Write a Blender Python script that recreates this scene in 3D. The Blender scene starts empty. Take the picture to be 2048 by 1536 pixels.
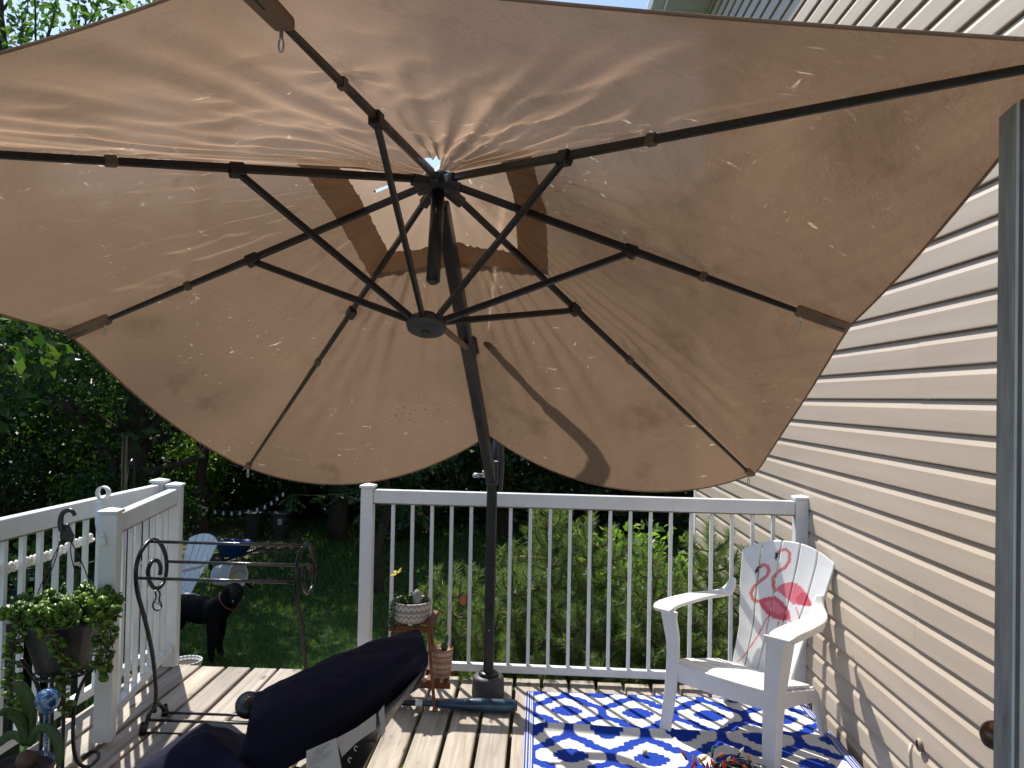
import bpy, bmesh, math, random
import numpy as np
from mathutils import Vector, Matrix, noise
random.seed(7); rng = np.random.default_rng(7)
S = bpy.context.scene; C = S.collection

# ---------------------------------------------------------------- camera
F = 1500.0; ROLL = .02; H = 1.53
yaw = math.atan(54.5/F); pit = math.atan(25.9/F)
CW = Vector((-math.sin(yaw)*math.cos(pit), math.cos(yaw)*math.cos(pit), math.sin(pit)))
r0 = Vector((math.cos(yaw), math.sin(yaw), 0)); d0 = CW.cross(r0)
CR = r0*math.cos(ROLL)-d0*math.sin(ROLL); CD = r0*math.sin(ROLL)+d0*math.cos(ROLL)
cam = bpy.data.cameras.new('camera'); co = bpy.data.objects.new('camera', cam); C.objects.link(co)
cam.lens = F/2048*36; cam.sensor_width = 36; cam.clip_start = .05; cam.clip_end = 600
m = Matrix((CR, -CD, -CW)).transposed().to_4x4(); m.translation = (0, 0, H); co.matrix_world = m
S.camera = co
# ---------------------------------------------------------------- light
SUN = Vector((-.36, .62, 1)).normalized()
W = bpy.data.worlds.new('World'); S.world = W; W.use_nodes = True
nt = W.node_tree; sky = nt.nodes.new('ShaderNodeTexSky'); sky.sky_type = 'NISHITA'; sky.sun_disc = False
sky.sun_elevation = math.asin(SUN.z); sky.sun_rotation = math.atan2(SUN.x, SUN.y)
sky.air_density = 1.0; sky.dust_density = .8; sky.ozone_density = 2.0
bg = nt.nodes['Background']; bg.inputs[1].default_value = .13; nt.links.new(sky.outputs[0], bg.inputs[0])
sl = bpy.data.lights.new('sun', 'SUN'); so = bpy.data.objects.new('sun', sl); C.objects.link(so)
sl.energy = 5.0; sl.angle = math.radians(.55); sl.color = (1, .94, .85)
so.rotation_euler = SUN.to_track_quat('Z', 'Y').to_euler()
S.view_settings.view_transform = 'Standard'; S.view_settings.look = 'None'
S.view_settings.exposure = .53; S.view_settings.gamma = 1

def ray(x, y): return CW+CR*((x-1024)/F)+CD*((y-768)/F)
O = Vector((0, 0, H))
def atY(x, y, Y): v = ray(x, y); return O+v*(Y/v.y)
def atX(x, y, X): v = ray(x, y); return O+v*(X/v.x)
def atZ(x, y, z): v = ray(x, y); return O+v*((z-H)/v.z)
def onP(x, y, p, n): v = ray(x, y); return O+v*((p-O).dot(n)/v.dot(n))

# ---------------------------------------------------------------- helpers
def obj(name, me, mats, parent=None):
    o = bpy.data.objects.new(name, me); C.objects.link(o)
    if mats is not None and not me.materials:
        for mm in (mats if isinstance(mats, (list, tuple)) else [mats]): me.materials.append(mm)
    if parent: o.parent = parent
    return o
def tag(o, label=None, cat=None, group=None, kind=None):
    if label: o['label'] = label
    if cat: o['category'] = cat
    if group: o['group'] = group
    if kind: o['kind'] = kind
    return o
def thing(name, label, cat, loc=(0, 0, 0), rz=0, group=None):
    o = bpy.data.objects.new(name, None); C.objects.link(o); o.location = loc; o.rotation_euler = (0, 0, rz)
    o.empty_display_size = .05
    return tag(o, label, cat, group)
def setg(name, kind='structure', loc=(0, 0, 0)):
    o = bpy.data.objects.new(name, None); C.objects.link(o); o.location = loc; o['kind'] = kind; return o
class MB:
    def __init__(s): s.v = []; s.f = []; s.sm = []
    def add(s, vs, fs, smooth=False):
        n = len(s.v); s.v += [tuple(v) for v in vs]; s.f += [tuple(i+n for i in f) for f in fs]; s.sm += [smooth]*len(fs); return s
    def box(s, a, b):
        (x0, y0, z0), (x1, y1, z1) = a, b
        return s.add([(x0,y0,z0),(x1,y0,z0),(x1,y1,z0),(x0,y1,z0),(x0,y0,z1),(x1,y0,z1),(x1,y1,z1),(x0,y1,z1)],
              [(0,3,2,1),(4,5,6,7),(0,1,5,4),(1,2,6,5),(2,3,7,6),(3,0,4,7)])
    def bar(s, a, b, w, h, up=(0, 0, 1), w2=None, h2=None):
        a = Vector(a); b = Vector(b); d = (b-a).normalized(); up = Vector(up)
        sx = d.cross(up)
        if sx.length < 1e-4: sx = d.cross(Vector((1, 0, 0)))
        sx.normalize(); u = sx.cross(d); w2 = w if w2 is None else w2; h2 = h if h2 is None else h2
        vs = []
        for p, ww, hh in ((a, w, h), (b, w2, h2)):
            for i, j in ((-1, -1), (1, -1), (1, 1), (-1, 1)): vs.append(p+sx*i*ww/2+u*j*hh/2)
        return s.add(vs, [(3,2,1,0),(4,5,6,7),(0,1,5,4),(1,2,6,5),(2,3,7,6),(3,0,4,7)])
    def tube(s, pts, r, n=8, cap=True):
        pts = [Vector(p) for p in pts]; N = len(pts); rr = r if isinstance(r, (list, tuple)) else [r]*N
        t0 = (pts[1]-pts[0]).normalized(); u = t0.orthogonal().normalized(); vs = []
        for i, p in enumerate(pts):
            t = (pts[min(i+1, N-1)]-pts[max(i-1, 0)]).normalized()
            u = (u-t*u.dot(t)); u = u.normalized() if u.length > 1e-6 else t.orthogonal().normalized()
            w = t.cross(u)
            for k in range(n):
                a = 2*math.pi*k/n; vs.append(p+(u*math.cos(a)+w*math.sin(a))*rr[i])
        fs = [(i*n+k, i*n+(k+1) % n, (i+1)*n+(k+1) % n, (i+1)*n+k) for i in range(N-1) for k in range(n)]
        s.add(vs, fs, True)
        if cap:
            b = len(s.v)-N*n
            s.f += [tuple(b+k for k in range(n))[::-1], tuple(b+(N-1)*n+k for k in range(n))]; s.sm += [False, False]
        return s
    def lathe(s, prof, c=(0, 0, 0), n=24, ax=None):
        c = Vector(c); ax = Vector(ax or (0, 0, 1)).normalized(); u = ax.orthogonal().normalized()
        if abs(ax.z) > .999: u = Vector((1, 0, 0))
        w = ax.cross(u); vs = []
        for r, z in prof:
            for k in range(n):
                a = 2*math.pi*k/n; vs.append(c+ax*z+(u*math.cos(a)+w*math.sin(a))*r)
        fs = [(i*n+k, i*n+(k+1) % n, (i+1)*n+(k+1) % n, (i+1)*n+k) for i in range(len(prof)-1) for k in range(n)]
        return s.add(vs, fs, True)
    def prism(s, poly, off):
        off = Vector(off); n = len(poly); P = [Vector(p) for p in poly]
        return s.add(P+[p+off for p in P], [tuple(range(n))[::-1], tuple(range(n, 2*n))]+[(i, (i+1) % n, n+(i+1) % n, n+i) for i in range(n)])
    def mesh(s, name):
        me = bpy.data.meshes.new(name); me.from_pydata(s.v, [], s.f); me.polygons.foreach_set('use_smooth', s.sm); me.update(); return me
    def build(s, name, mat_, parent=None, bev=0, seg=2):
        o = obj(name, s.mesh(name), mat_, parent)
        bm = bmesh.new(); bm.from_mesh(o.data); bmesh.ops.recalc_face_normals(bm, faces=bm.faces)
        bm.to_mesh(o.data); bm.free()
        if bev:
            b = o.modifiers.new('bevel', 'BEVEL'); b.width = bev; b.segments = seg; b.limit_method = 'ANGLE'
        return o
def spl(pts, n=6):   # catmull-rom
    P = [Vector(p) for p in pts]; P = [P[0]*2-P[1]]+P+[P[-1]*2-P[-2]]; out = []
    for i in range(1, len(P)-2):
        for k in range(n):
            t = k/n; a, b, c, d = P[i-1:i+3]
            out.append(.5*((2*b)+(c-a)*t+(2*a-5*b+4*c-d)*t*t+(3*b-a-3*c+d)*t**3))
    out.append(P[-2]); return out
def ellipse_mb(m, c, r, n=10, k=16):
    prof = [(r*math.sin(math.pi*i/n), -r*math.cos(math.pi*i/n)) for i in range(n+1)]
    return m.lathe(prof, c, k)

# ---------------------------------------------------------------- materials
class NT:
    def __init__(s, name):
        s.m = bpy.data.materials.new(name); s.m.use_nodes = True; s.t = s.m.node_tree; s.b = s.t.nodes['Principled BSDF']
        s.out = s.t.nodes['Material Output']; s.tc = s.t.nodes.new('ShaderNodeTexCoord')
    def n(s, typ, **kw):
        x = s.t.nodes.new(typ)
        for k, v in kw.items(): setattr(x, k, v)
        return x
    def l(s, a, b): s.t.links.new(a, b)
    def map(s, scale=(1, 1, 1), src='Object', rnd=False):
        mp = s.n('ShaderNodeMapping'); mp.inputs['Scale'].default_value = scale; s.l(s.tc.outputs[src], mp.inputs[0])
        if rnd:
            oi = s.n('ShaderNodeObjectInfo'); mu = s.n('ShaderNodeVectorMath', operation='SCALE'); cm = s.n('ShaderNodeCombineXYZ')
            for i in range(3): s.l(oi.outputs['Random'], cm.inputs[i])
            s.l(cm.outputs[0], mu.inputs[0]); mu.inputs['Scale'].default_value = 73.; s.l(mu.outputs[0], mp.inputs['Location'])
        return mp.outputs[0]
    def noise(s, vec, scale, detail=4, rough=.55, dist=0):
        x = s.n('ShaderNodeTexNoise'); x.inputs['Scale'].default_value = scale; x.inputs['Detail'].default_value = detail
        x.inputs['Roughness'].default_value = rough; x.inputs['Distortion'].default_value = dist; s.l(vec, x.inputs['Vector']); return x.outputs[0]
    def ramp(s, fac, stops):
        r = s.n('ShaderNodeValToRGB'); e = r.color_ramp.elements
        while len(e) < len(stops): e.new(.5)
        for i, (p, c) in enumerate(stops): e[i].position = p; e[i].color = (*c, 1) if len(c) == 3 else c
        s.l(fac, r.inputs[0]); return r.outputs[0]
    def mix(s, fac, a, b, typ='MIX'):
        x = s.n('ShaderNodeMix', data_type='RGBA', blend_type=typ)
        for i, v in ((0, fac), (6, a), (7, b)):
            if hasattr(v, 'links'): s.l(v, x.inputs[i])
            else: x.inputs[i].default_value = v if i == 0 else (*v, 1)
        return x.outputs[2]
    def bump(s, h, st=.3, d=.002):
        b = s.n('ShaderNodeBump'); b.inputs['Strength'].default_value = st; b.inputs['Distance'].default_value = d
        s.l(h, b.inputs['Height']); s.l(b.outputs[0], s.b.inputs['Normal']); return b.outputs[0]
g3 = lambda v: (v, v, v)
def simple(name, col, rough=.5, var=.25, sc=30, metal=0, bump=.15, spec=.5, bd=.001, scale=(1, 1, 1), trans=0, coat=0):
    q = NT(name); v = q.map(scale, rnd=True); nz = q.noise(v, sc, 6)
    c = q.ramp(nz, [(.3, tuple(x*(1-var) for x in col)), (.7, tuple(min(1, x*(1+var*.5)) for x in col))])
    q.l(c, q.b.inputs['Base Color']); q.b.inputs['Metallic'].default_value = metal
    r = q.ramp(q.noise(v, sc*.6, 3), [(.3, g3(max(.02, rough-.12))), (.7, g3(min(1, rough+.12)))]); q.l(r, q.b.inputs['Roughness'])
    q.b.inputs['Specular IOR Level'].default_value = spec; q.b.inputs['Coat Weight'].default_value = coat
    if bump: q.bump(nz, bump, bd)
    if trans:
        t = q.n('ShaderNodeBsdfTranslucent'); mx = q.n('ShaderNodeMixShader'); mx.inputs[0].default_value = trans
        q.l(c, t.inputs[0]); q.l(q.b.outputs[0], mx.inputs[1]); q.l(t.outputs[0], mx.inputs[2]); q.l(mx.outputs[0], q.out.inputs[0])
    return q.m
def leafmat(name, c1, c2, c3, tr=.35, rough=.45, tb=1.6):
    q = NT(name); g = q.n('ShaderNodeNewGeometry')
    c = q.ramp(g.outputs['Random Per Island'], [(0, c1), (.55, c2), (1, c3)])
    q.l(c, q.b.inputs['Base Color']); q.b.inputs['Roughness'].default_value = rough; q.b.inputs['Specular IOR Level'].default_value = .4
    t = q.n('ShaderNodeBsdfTranslucent'); mx = q.n('ShaderNodeMixShader'); mx.inputs[0].default_value = tr
    c2_ = q.mix(1.0, c, (tb*1.0, tb*1.05, tb*.5), 'MULTIPLY')
    q.l(c2_, t.inputs[0]); q.l(q.b.outputs[0], mx.inputs[1]); q.l(t.outputs[0], mx.inputs[2]); q.l(mx.outputs[0], q.out.inputs[0]); return q.m
def wood(name, stops, sc=1.0, rough=.7, across='X', knots=True, bump=.5):
    q = NT(name); s3 = {'X': (38, 1.6, 38), 'Y': (1.6, 38, 38)}[across]
    v = q.map(tuple(a*sc for a in s3), rnd=True); a = q.noise(v, 1.0, 8, .65, .6)
    v2 = q.map((3*sc, 1.1*sc, 3*sc), rnd=True); b = q.noise(v2, 2.2, 5)
    c = q.ramp(a, stops); c = q.mix(.75, c, q.ramp(b, [(.3, (.62, .59, .56)), (.5, (.88, .86, .84)), (.72, (1.1, 1.05, 1))]), 'MULTIPLY')
    oi = q.n('ShaderNodeObjectInfo'); c = q.mix(.9, c, q.ramp(oi.outputs['Random'], [(0, (.74, .72, .70)), (.5, (.95, .93, .9)), (1, (1.12, 1.04, .95))]), 'MULTIPLY')
    if knots:
        vo = q.n('ShaderNodeTexVoronoi'); vo.inputs['Scale'].default_value = 1.0; q.l(q.map((9*sc, 3.2*sc, 9*sc), rnd=True), vo.inputs['Vector'])
        c = q.mix(q.ramp(vo.outputs['Distance'], [(.05, g3(.85)), (.13, g3(0))]), c, (.10, .065, .04))
    q.l(c, q.b.inputs['Base Color']); q.b.inputs['Roughness'].default_value = rough; q.b.inputs['Specular IOR Level'].default_value = .25
    q.bump(a, bump, .002); return q.m

M = {}
M['deck'] = wood('weathered_deck_wood', [(.22, (.15, .13, .115)), (.40, (.35, .322, .288)), (.6, (.47, .44, .40)), (.8, (.58, .55, .505))])
M['stain'] = wood('stained_wood', [(.25, (.07, .025, .01)), (.5, (.19, .075, .028)), (.8, (.30, .13, .05))], sc=2, knots=False, rough=.5, bump=.2)
M['white'] = simple('white_painted_metal', (.72, .74, .76), .35, .06, 12, bump=.03)
M['whitegate'] = simple('white_vinyl', (.66, .69, .70), .45, .10, 9, bump=.05)
M['grime'] = simple('grimy_sealant', (.25, .22, .17), .8, .5, 60)
M['plastic'] = simple('white_resin', (.78, .78, .77), .38, .05, 14, bump=.06)
M['charcoal'] = simple('charcoal_metal', (.018, .019, .022), .36, .25, 25, metal=.2, bump=.05)
M['charcoal2'] = simple('grey_base_plastic', (.040, .042, .046), .55, .2, 30)
M['bright'] = simple('bare_metal', (.45, .45, .45), .3, .2, 30, metal=.9)
M['iron'] = simple('black_wrought_iron', (.018, .018, .02), .32, .3, 90, metal=.35, bump=.25)
M['black'] = simple('black_plastic', (.016, .016, .018), .35, .2, 40)
M['trim'] = simple('corner_trim', (.62, .57, .50), .5, .05, 6)
M['fascia'] = simple('white_aluminium', (.75, .77, .78), .4, .05, 6)
M['rope'] = simple('white_rope', (.70, .70, .66), .7, .1, 20)
M['soil'] = simple('potting_soil', (.05, .032, .022), .95, .6, 70, bump=1, bd=.01)
M['roof'] = simple('roof_shingle', (.10, .095, .09), .9, .4, 30, bump=.6, bd=.004)
# siding
q = NT('beige_vinyl_siding'); v = q.map((1, 1, 1)); nz = q.noise(q.map((.6, .25, 6)), 3, 4)
c = q.ramp(nz, [(.3, (.46, .39, .315)), (.7, (.52, .45, .37))])
sep = q.noise(q.map((60, 2.5, 60)), 3, 3)
q.l(q.mix(.25, c, q.ramp(sep, [(.3, g3(.86)), (.7, g3(1.05))]), 'MULTIPLY'), q.b.inputs['Base Color']); q.b.inputs['Roughness'].default_value = .5
q.bump(sep, .12, .001); M['siding'] = q.m
# canopy fabric
def canopymat(name, base, tr=.5, flecks=True):
    q = NT(name); v = q.map((1, 1, 1)); big = q.noise(v, 1.1, 4, .5)
    c = q.ramp(big, [(.25, tuple(x*.72 for x in base)), (.5, base), (.75, tuple(x*1.15 for x in base))])
    weave = q.noise(q.map((260, 260, 260)), 1, 2); c = q.mix(.5, c, q.ramp(weave, [(.3, g3(.82)), (.7, g3(1.1))]), 'MULTIPLY')
    blot = q.noise(v, 3.3, 6, .6); c = q.mix(.6, c, q.ramp(blot, [(.30, (.62, .56, .55)), (.40, (1, 1, 1)), (.62, (1, 1, 1)), (.75, (1.12, 1.1, 1.02))]), 'MULTIPLY')
    mild = q.noise(v, 75, 3, .7); zone = q.noise(v, 1.6, 3)
    k = q.ramp(mild, [(.60, g3(0)), (.66, g3(1))]); kz = q.ramp(zone, [(.66, g3(0)), (.74, g3(1))])
    c = q.mix(q.mix(1.0, k, kz, 'MULTIPLY'), c, (.06, .045, .035))
    dif = q.n('ShaderNodeBsdfDiffuse'); t = q.n('ShaderNodeBsdfTranslucent'); mx = q.n('ShaderNodeMixShader')
    q.l(c, dif.inputs[0]); ct = c
    if flecks:
        st = q.noise(q.map((6, 34, 34)), 1.2, 4, .6, .2); st2 = q.noise(q.map((34, 6, 34)), 1.3, 4, .6, .2)
        a = q.ramp(st, [(.655, g3(0)), (.73, g3(.8))]); b = q.ramp(st2, [(.665, g3(0)), (.74, g3(.8))])
        z = q.ramp(q.noise(v, 2.1, 2), [(.50, g3(0)), (.62, g3(1))])
        ct = q.mix(q.mix(1.0, q.mix(1.0, a, b, 'ADD'), z, 'MULTIPLY'), c, (.95, .78, .58))
    q.l(ct, t.inputs[0]); mx.inputs[0].default_value = tr
    bp = q.n('ShaderNodeBump'); bp.inputs['Strength'].default_value = .6; bp.inputs['Distance'].default_value = .02
    cr = q.noise(q.map((5, 5, 5)), 2.0, 6, .6, .25); q.l(cr, bp.inputs['Height'])
    q.l(bp.outputs[0], dif.inputs['Normal']); q.l(bp.outputs[0], t.inputs['Normal'])
    q.l(dif.outputs[0], mx.inputs[1]); q.l(t.outputs[0], mx.inputs[2])
    rf = q.n('ShaderNodeBsdfRefraction'); rf.inputs['IOR'].default_value = 1.02; rf.inputs['Roughness'].default_value = .78   # forward scatter through the weave
    q.l(q.mix(1.0, ct, (1.5, 1.5, 1.6), 'MULTIPLY'), rf.inputs[0]); m2 = q.n('ShaderNodeMixShader'); m2.inputs[0].default_value = .23
    q.l(mx.outputs[0], m2.inputs[1]); q.l(rf.outputs[0], m2.inputs[2]); q.l(m2.outputs[0], q.out.inputs[0]); return q.m
M['canopy'] = canopymat('tan_canopy_fabric', (.238, .162, .108), .37)
M['cap'] = canopymat('tan_vent_fabric', (.31, .22, .155), .6)
M['canopy2'] = canopymat('tan_trim_fabric', (.34, .25, .19), .25, False)
M['tie'] = simple('brown_tie_cloth', (.12, .09, .07), .8)
M['navy'] = simple('navy_canvas', (.008, .009, .027), .95, .25, 7, bump=.7, bd=.02, spec=.2, scale=(1, 2.5, 1))
M['paper'] = simple('paper_tag', (.62, .60, .56), .8, .06, 20, trans=.2)
M['ink'] = simple('black_ink', (.03, .03, .03), .8, .1)
M['grass'] = leafmat('grass_blades', (.045, .12, .025), (.07, .17, .035), (.15, .20, .055), .4)
q = NT('lawn_soil'); v = q.map((1, 1, 1)); a = q.noise(v, .9, 6); b = q.noise(v, 22, 5)
c = q.mix(.6, q.ramp(a, [(.35, (.02, .05, .012)), (.6, (.035, .075, .018)), (.75, (.07, .07, .035))]), q.ramp(b, [(.3, g3(.4)), (.7, g3(1.3))]), 'MULTIPLY')
q.l(c, q.b.inputs['Base Color']); q.b.inputs['Roughness'].default_value = 1; q.bump(b, .8, .03); M['lawn'] = q.m
M['bark'] = simple('dark_bark', (.055, .042, .032), .95, .5, 9, bump=1, bd=.02, scale=(3, 3, .6))
M['twig'] = simple('brown_twig', (.10, .065, .04), .9, .4, 20, bump=.5, bd=.004)
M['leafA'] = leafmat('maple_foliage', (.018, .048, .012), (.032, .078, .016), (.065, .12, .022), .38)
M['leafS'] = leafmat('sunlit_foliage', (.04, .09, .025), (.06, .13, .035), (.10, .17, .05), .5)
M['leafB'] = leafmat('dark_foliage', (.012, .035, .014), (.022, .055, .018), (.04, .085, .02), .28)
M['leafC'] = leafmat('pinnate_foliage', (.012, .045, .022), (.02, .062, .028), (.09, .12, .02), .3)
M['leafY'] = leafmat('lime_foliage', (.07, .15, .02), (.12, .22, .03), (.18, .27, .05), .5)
M['needle'] = leafmat('pine_needles', (.055, .11, .035), (.11, .18, .055), (.22, .27, .10), .36)
M['succ'] = leafmat('succulent_leaf', (.06, .12, .03), (.12, .22, .035), (.22, .33, .05), .4, .35)
M['strap'] = simple('strap_leaf', (.045, .10, .03), .4, .3, 12, bump=.1, trans=.35, scale=(6, 6, .5))

def vcol_mat(name, rough, bumpsc, bst, grid=None, trans=0):
    q = NT(name); a = q.n('ShaderNodeAttribute', attribute_name='Col')
    nz = q.noise(q.map((1, 1, 1)), bumpsc, 3)
    c = q.mix(.5, a.outputs['Color'], q.ramp(nz, [(.3, g3(.88)), (.7, g3(1.08))]), 'MULTIPLY')
    q.l(c, q.b.inputs['Base Color']); q.b.inputs['Roughness'].default_value = rough
    q.b.inputs['Specular IOR Level'].default_value = .2 if grid else .5
    if grid:
        w = q.n('ShaderNodeTexWave'); w.inputs['Scale'].default_value = grid; w.bands_direction = 'Y'; q.l(q.map(), w.inputs['Vector'])
        q.bump(w.outputs['Fac'], bst, .0015)
    else: q.bump(nz, bst, .001)
    return q.m
M['rug'] = vcol_mat('woven_plastic_rug', .8, 40, .5, 60)
M['print'] = vcol_mat('printed_resin', .38, 14, .06)

def set_col(me, cols):
    a = me.color_attributes.new('Col', 'FLOAT_COLOR', 'POINT')
    a.data.foreach_set('color', np.concatenate([np.asarray(cols, np.float32), np.ones((len(cols), 1), np.float32)], 1).ravel())

def np_mesh(name, V, Fq, k=4, smooth=False):
    me = bpy.data.meshes.new(name); nf = len(Fq)
    me.vertices.add(len(V)); me.vertices.foreach_set('co', np.asarray(V, np.float32).ravel())
    me.loops.add(nf*k); me.loops.foreach_set('vertex_index', np.asarray(Fq, np.int32).ravel())
    me.polygons.add(nf); me.polygons.foreach_set('loop_start', np.arange(0, nf*k, k, dtype=np.int32))
    me.update(calc_edges=True); me.validate()
    if smooth: me.polygons.foreach_set('use_smooth', [True]*nf)
    return me

# ---------------------------------------------------------------- ground
GZ = -.9
me = np_mesh('lawn', [(-90, -60, GZ), (90, -60, GZ), (90, 160, GZ), (-90, 160, GZ)], [(0, 1, 2, 3)])
tag(obj('lawn', me, M['lawn']), kind='structure')
def blades(n, x0, x1, y0, y1, hh, w):
    P = np.stack([rng.uniform(x0, x1, n), rng.uniform(y0, y1, n), np.full(n, GZ)], 1)
    a = rng.uniform(0, 6.28, n); d = np.stack([np.cos(a), np.sin(a), np.zeros(n)], 1)
    l = rng.normal(0, .45, (n, 2)); h = hh*rng.uniform(.5, 1.3, n)
    top = P+np.stack([l[:, 0]*h, l[:, 1]*h, h], 1)
    V = np.stack([P-d*w/2, P+d*w/2, top], 1).reshape(-1, 3); return V, np.arange(3*n).reshape(-1, 3)
Va, Fa = blades(90000, -6.5, 3.2, 4.4, 9, .05, .011); Vb, Fb = blades(50000, -9, 4, 9, 14, .06, .018)
tag(obj('grass', np_mesh('grass', np.concatenate([Va, Vb]), np.concatenate([Fa, Fb+len(Va)]), 3), M['grass']), 'short dark green lawn grass in dappled shade beyond the deck', 'grass', kind='stuff')
# bare dirt path far left of the lawn
mb = MB(); pts = [(-7.5, 10.6), (-4.6, 10.2), (-3.6, 11.3), (-3.9, 12.8), (-6, 13.6), (-9, 13)]
mb.add([(x, y, GZ+.012) for x, y in pts], [tuple(range(6))]); tag(mb.build('dirt_patch', simple('bare_dirt', (.13, .10, .08), .95, .5, 6, bump=.8, bd=.03)), kind='structure')

# ---------------------------------------------------------------- deck
deck = setg('deck'); PITCH = .146; BW = .127
def board_mesh(L):
    m = MB(); n = 14
    # a plank with softened long edges, slightly cupped
    prof = [(-BW/2, -.036), (-BW/2, -.005), (-BW/2+.005, -.0005), (-BW/4, -.0012), (BW/4, -.0012), (BW/2-.005, -.0005), (BW/2, -.005), (BW/2, -.036)]
    vs = [(x, y, z) for y in (0, L) for x, z in prof]; k = len(prof)
    return m.add(vs, [(i, (i+1) % k, k+(i+1) % k, k+i) for i in range(k)]+[tuple(range(k)), tuple(range(k, 2*k))[::-1]]).mesh('deck_board')
bmm = board_mesh(5.4)
for i in range(-14, 10):
    X = -.102+PITCH*(i+.5)
    if X-BW/2 < -2.25: continue
    o = obj('deck_board', bmm, M['deck'], deck); yend = 4.15-.022*(X+2)+random.uniform(-.008, .008)
    o.location = (X+random.uniform(-.002, .002), yend-5.4, random.uniform(-.002, .002))
    o.scale.x = min(1, 1)
mb = MB()
for y in (3.9, 3.5, 3.1, 2.7, 2.3, 1.6, .9, .2, -.6): mb.box((-2.22, y-.02, -.18), (1.37, y+.02, -.04))
mb.build('joist', M['deck'], deck)
MB().box((-2.23, 4.05, -.20), (1.38, 4.09, -.042)).build('rim_board', M['deck'], deck)
# step below the opening
st = thing('wooden_step', 'weathered wooden step just below the deck opening', 'step', (-1.45, 4.32, -.25))
for k in range(2): MB().box((-.5, -.16+.16*k, -.035), (.5, -.01+.16*k, 0)).build('tread', M['deck'], st)
for sx in (-1, 1): MB().box((sx*.46-.02, -.15, GZ+.25), (sx*.46+.02, .14, -.036)).build('stringer', M['deck'], st)

# ---------------------------------------------------------------- house
WX = 1.44; WY1 = 6.85; ZB = 1.554; CH = .116
house = thing('house', 'two storey house wall clad in beige horizontal vinyl siding along the deck', 'house')
MB().box((WX+.004, -3, GZ), (WX+8, WY1-.01, 5.05)).build('wall', M['trim'], house)
def siding_mesh(L):
    prof = []
    for c in (0, 1):
        z = c*CH; prof += [(.002, z+.002), (-.0165, z), (-.0172, z+.004), (-.0162, z+.079), (-.003, z+CH-.006), (.002, z+CH-.004)]
    n = len(prof); vs = [(x, y, z) for y in (0, L) for x, z in prof]
    m = MB(); m.add(vs, [(i, i+1, n+i+1, n+i) for i in range(n-1)]); return m.mesh('siding_panel')
cache = {}
seams = {0: 2.88, 1: 5.9, 2: 4.52, 3: 3.67, 4: 2.88, 5: 5.3, 6: 4.1, 7: 5.8, 8: 3.3, -1: 5.2, -2: 3.9, -6: 3.24, -7: 4.6, -8: 3.5, -9: 5.4, -10: 4.4}
for i in range(-15, 11):
    zb = ZB-.232*i
    if zb > 5.0: continue
    s0 = seams.get(i, random.uniform(2.6, 6)); cuts = [WY1-.05]+[y for y in (s0+3.6, s0, s0-3.6) if -2.9 < y < WY1-.4]+[-2.9]
    for j in range(len(cuts)-1):
        b, a = cuts[j], cuts[j+1]; L = round(b-a-.004, 3)
        if L not in cache: cache[L] = siding_mesh(L)
        o = obj('siding_panel', cache[L], M['siding'], house); o.location = (WX-.0016*(j % 2)-random.uniform(0, .0006), a, zb)
MB().box((WX-.02, WY1-.05, GZ), (WX+.03, WY1+.03, 5.0)).build('corner_trim', M['fascia'], house, .004)
# eave: soffit boards, fascia, gutter, roof
EX = 1.05
for k in range(20):
    y = WY1+.36-(k+1)*.30
    MB().box((EX+.03, y+.004, 5.0), (WX-.001, y+.298, 5.012)).build('soffit_panel', M['fascia'], house, .003, 1)
MB().box((EX, 1.0, 4.99), (EX+.028, WY1+.37, 5.20)).build('fascia', M['fascia'], house)
MB().box((EX+.03, WY1+.34, 4.99), (WX+8, WY1+.37, 5.20)).build('fascia', M['fascia'], house)
mb = MB(); gp = [(EX-.002, 5.19), (EX-.12, 5.19), (EX-.12, 5.15), (EX-.10, 5.08), (EX-.05, 5.06), (EX-.002, 5.06)]
mb.prism([(x, 1.0, z) for x, z in gp], (0, WY1-.62, 0)); mb.build('gutter', M['fascia'], house)
mb = MB(); mb.prism([(EX-.04, 1.0, 5.205), (EX-.04, 1.0, 5.24), (WX+4, 1.0, 7.2), (WX+8, 1.0, 5.24), (WX+8, 1, 5.205)], (0, WY1-.6, 0)); mb.build('roof', M['roof'], house)
# hose outlet on the wall
p = atX(1834, 1500, WX-.03); hb = thing('wall_tap', 'small beige tap with bent spout low on the siding', 'tap', p)
MB().lathe([(.0, -.022), (.022, -.02), (.024, -.004), (.018, .0)], (0, 0, .02), 14, (-1, .2, 0)).build('flange', simple('tan_metal', (.30, .24, .18), .5), hb)
MB().tube(spl([(-.02, 0, .02), (-.035, -.02, .0), (-.035, -.03, -.05), (-.03, -.03, -.09)]), .007, 8).build('spout', simple('pale_metal', (.55, .50, .42), .4), hb)

# open storm door, edge towards the deck
dr = thing('storm_door', 'grimy door standing open at the right edge, seen edge on, shade coloured into its edge', 'door', (atY(1996, 300, 1.246).x, 1.2, .02))
q = NT('grimy_shaded_door_paint'); v = q.map(); a = q.noise(q.map((14, 14, 1.6)), 1.6, 8, .7); b = q.noise(v, 5, 5)
c = q.ramp(a, [(.30, (.05, .05, .052)), (.40, (.20, .20, .20)), (.6, (.34, .34, .335))])  # streaky grime on a grey that has the edge's shadow mixed in
q.l(c, q.b.inputs['Base Color']); q.b.inputs['Roughness'].default_value = .8; q.bump(b, .1); doorm = q.m
doorf = simple('pale_door_paint', (.62, .62, .60), .4, .12, 8)
MB().box((0, .004, 0), (.03, .046, 2.01)).build('edge', doorm, dr, .002, 1)
MB().box((.003, -.002, .002), (.70, .005, 2.008)).build('face', doorf, dr, .001, 1)
MB().box((.032, .006, .001), (.70, .044, 2.007)).build('core', doorf, dr)
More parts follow.
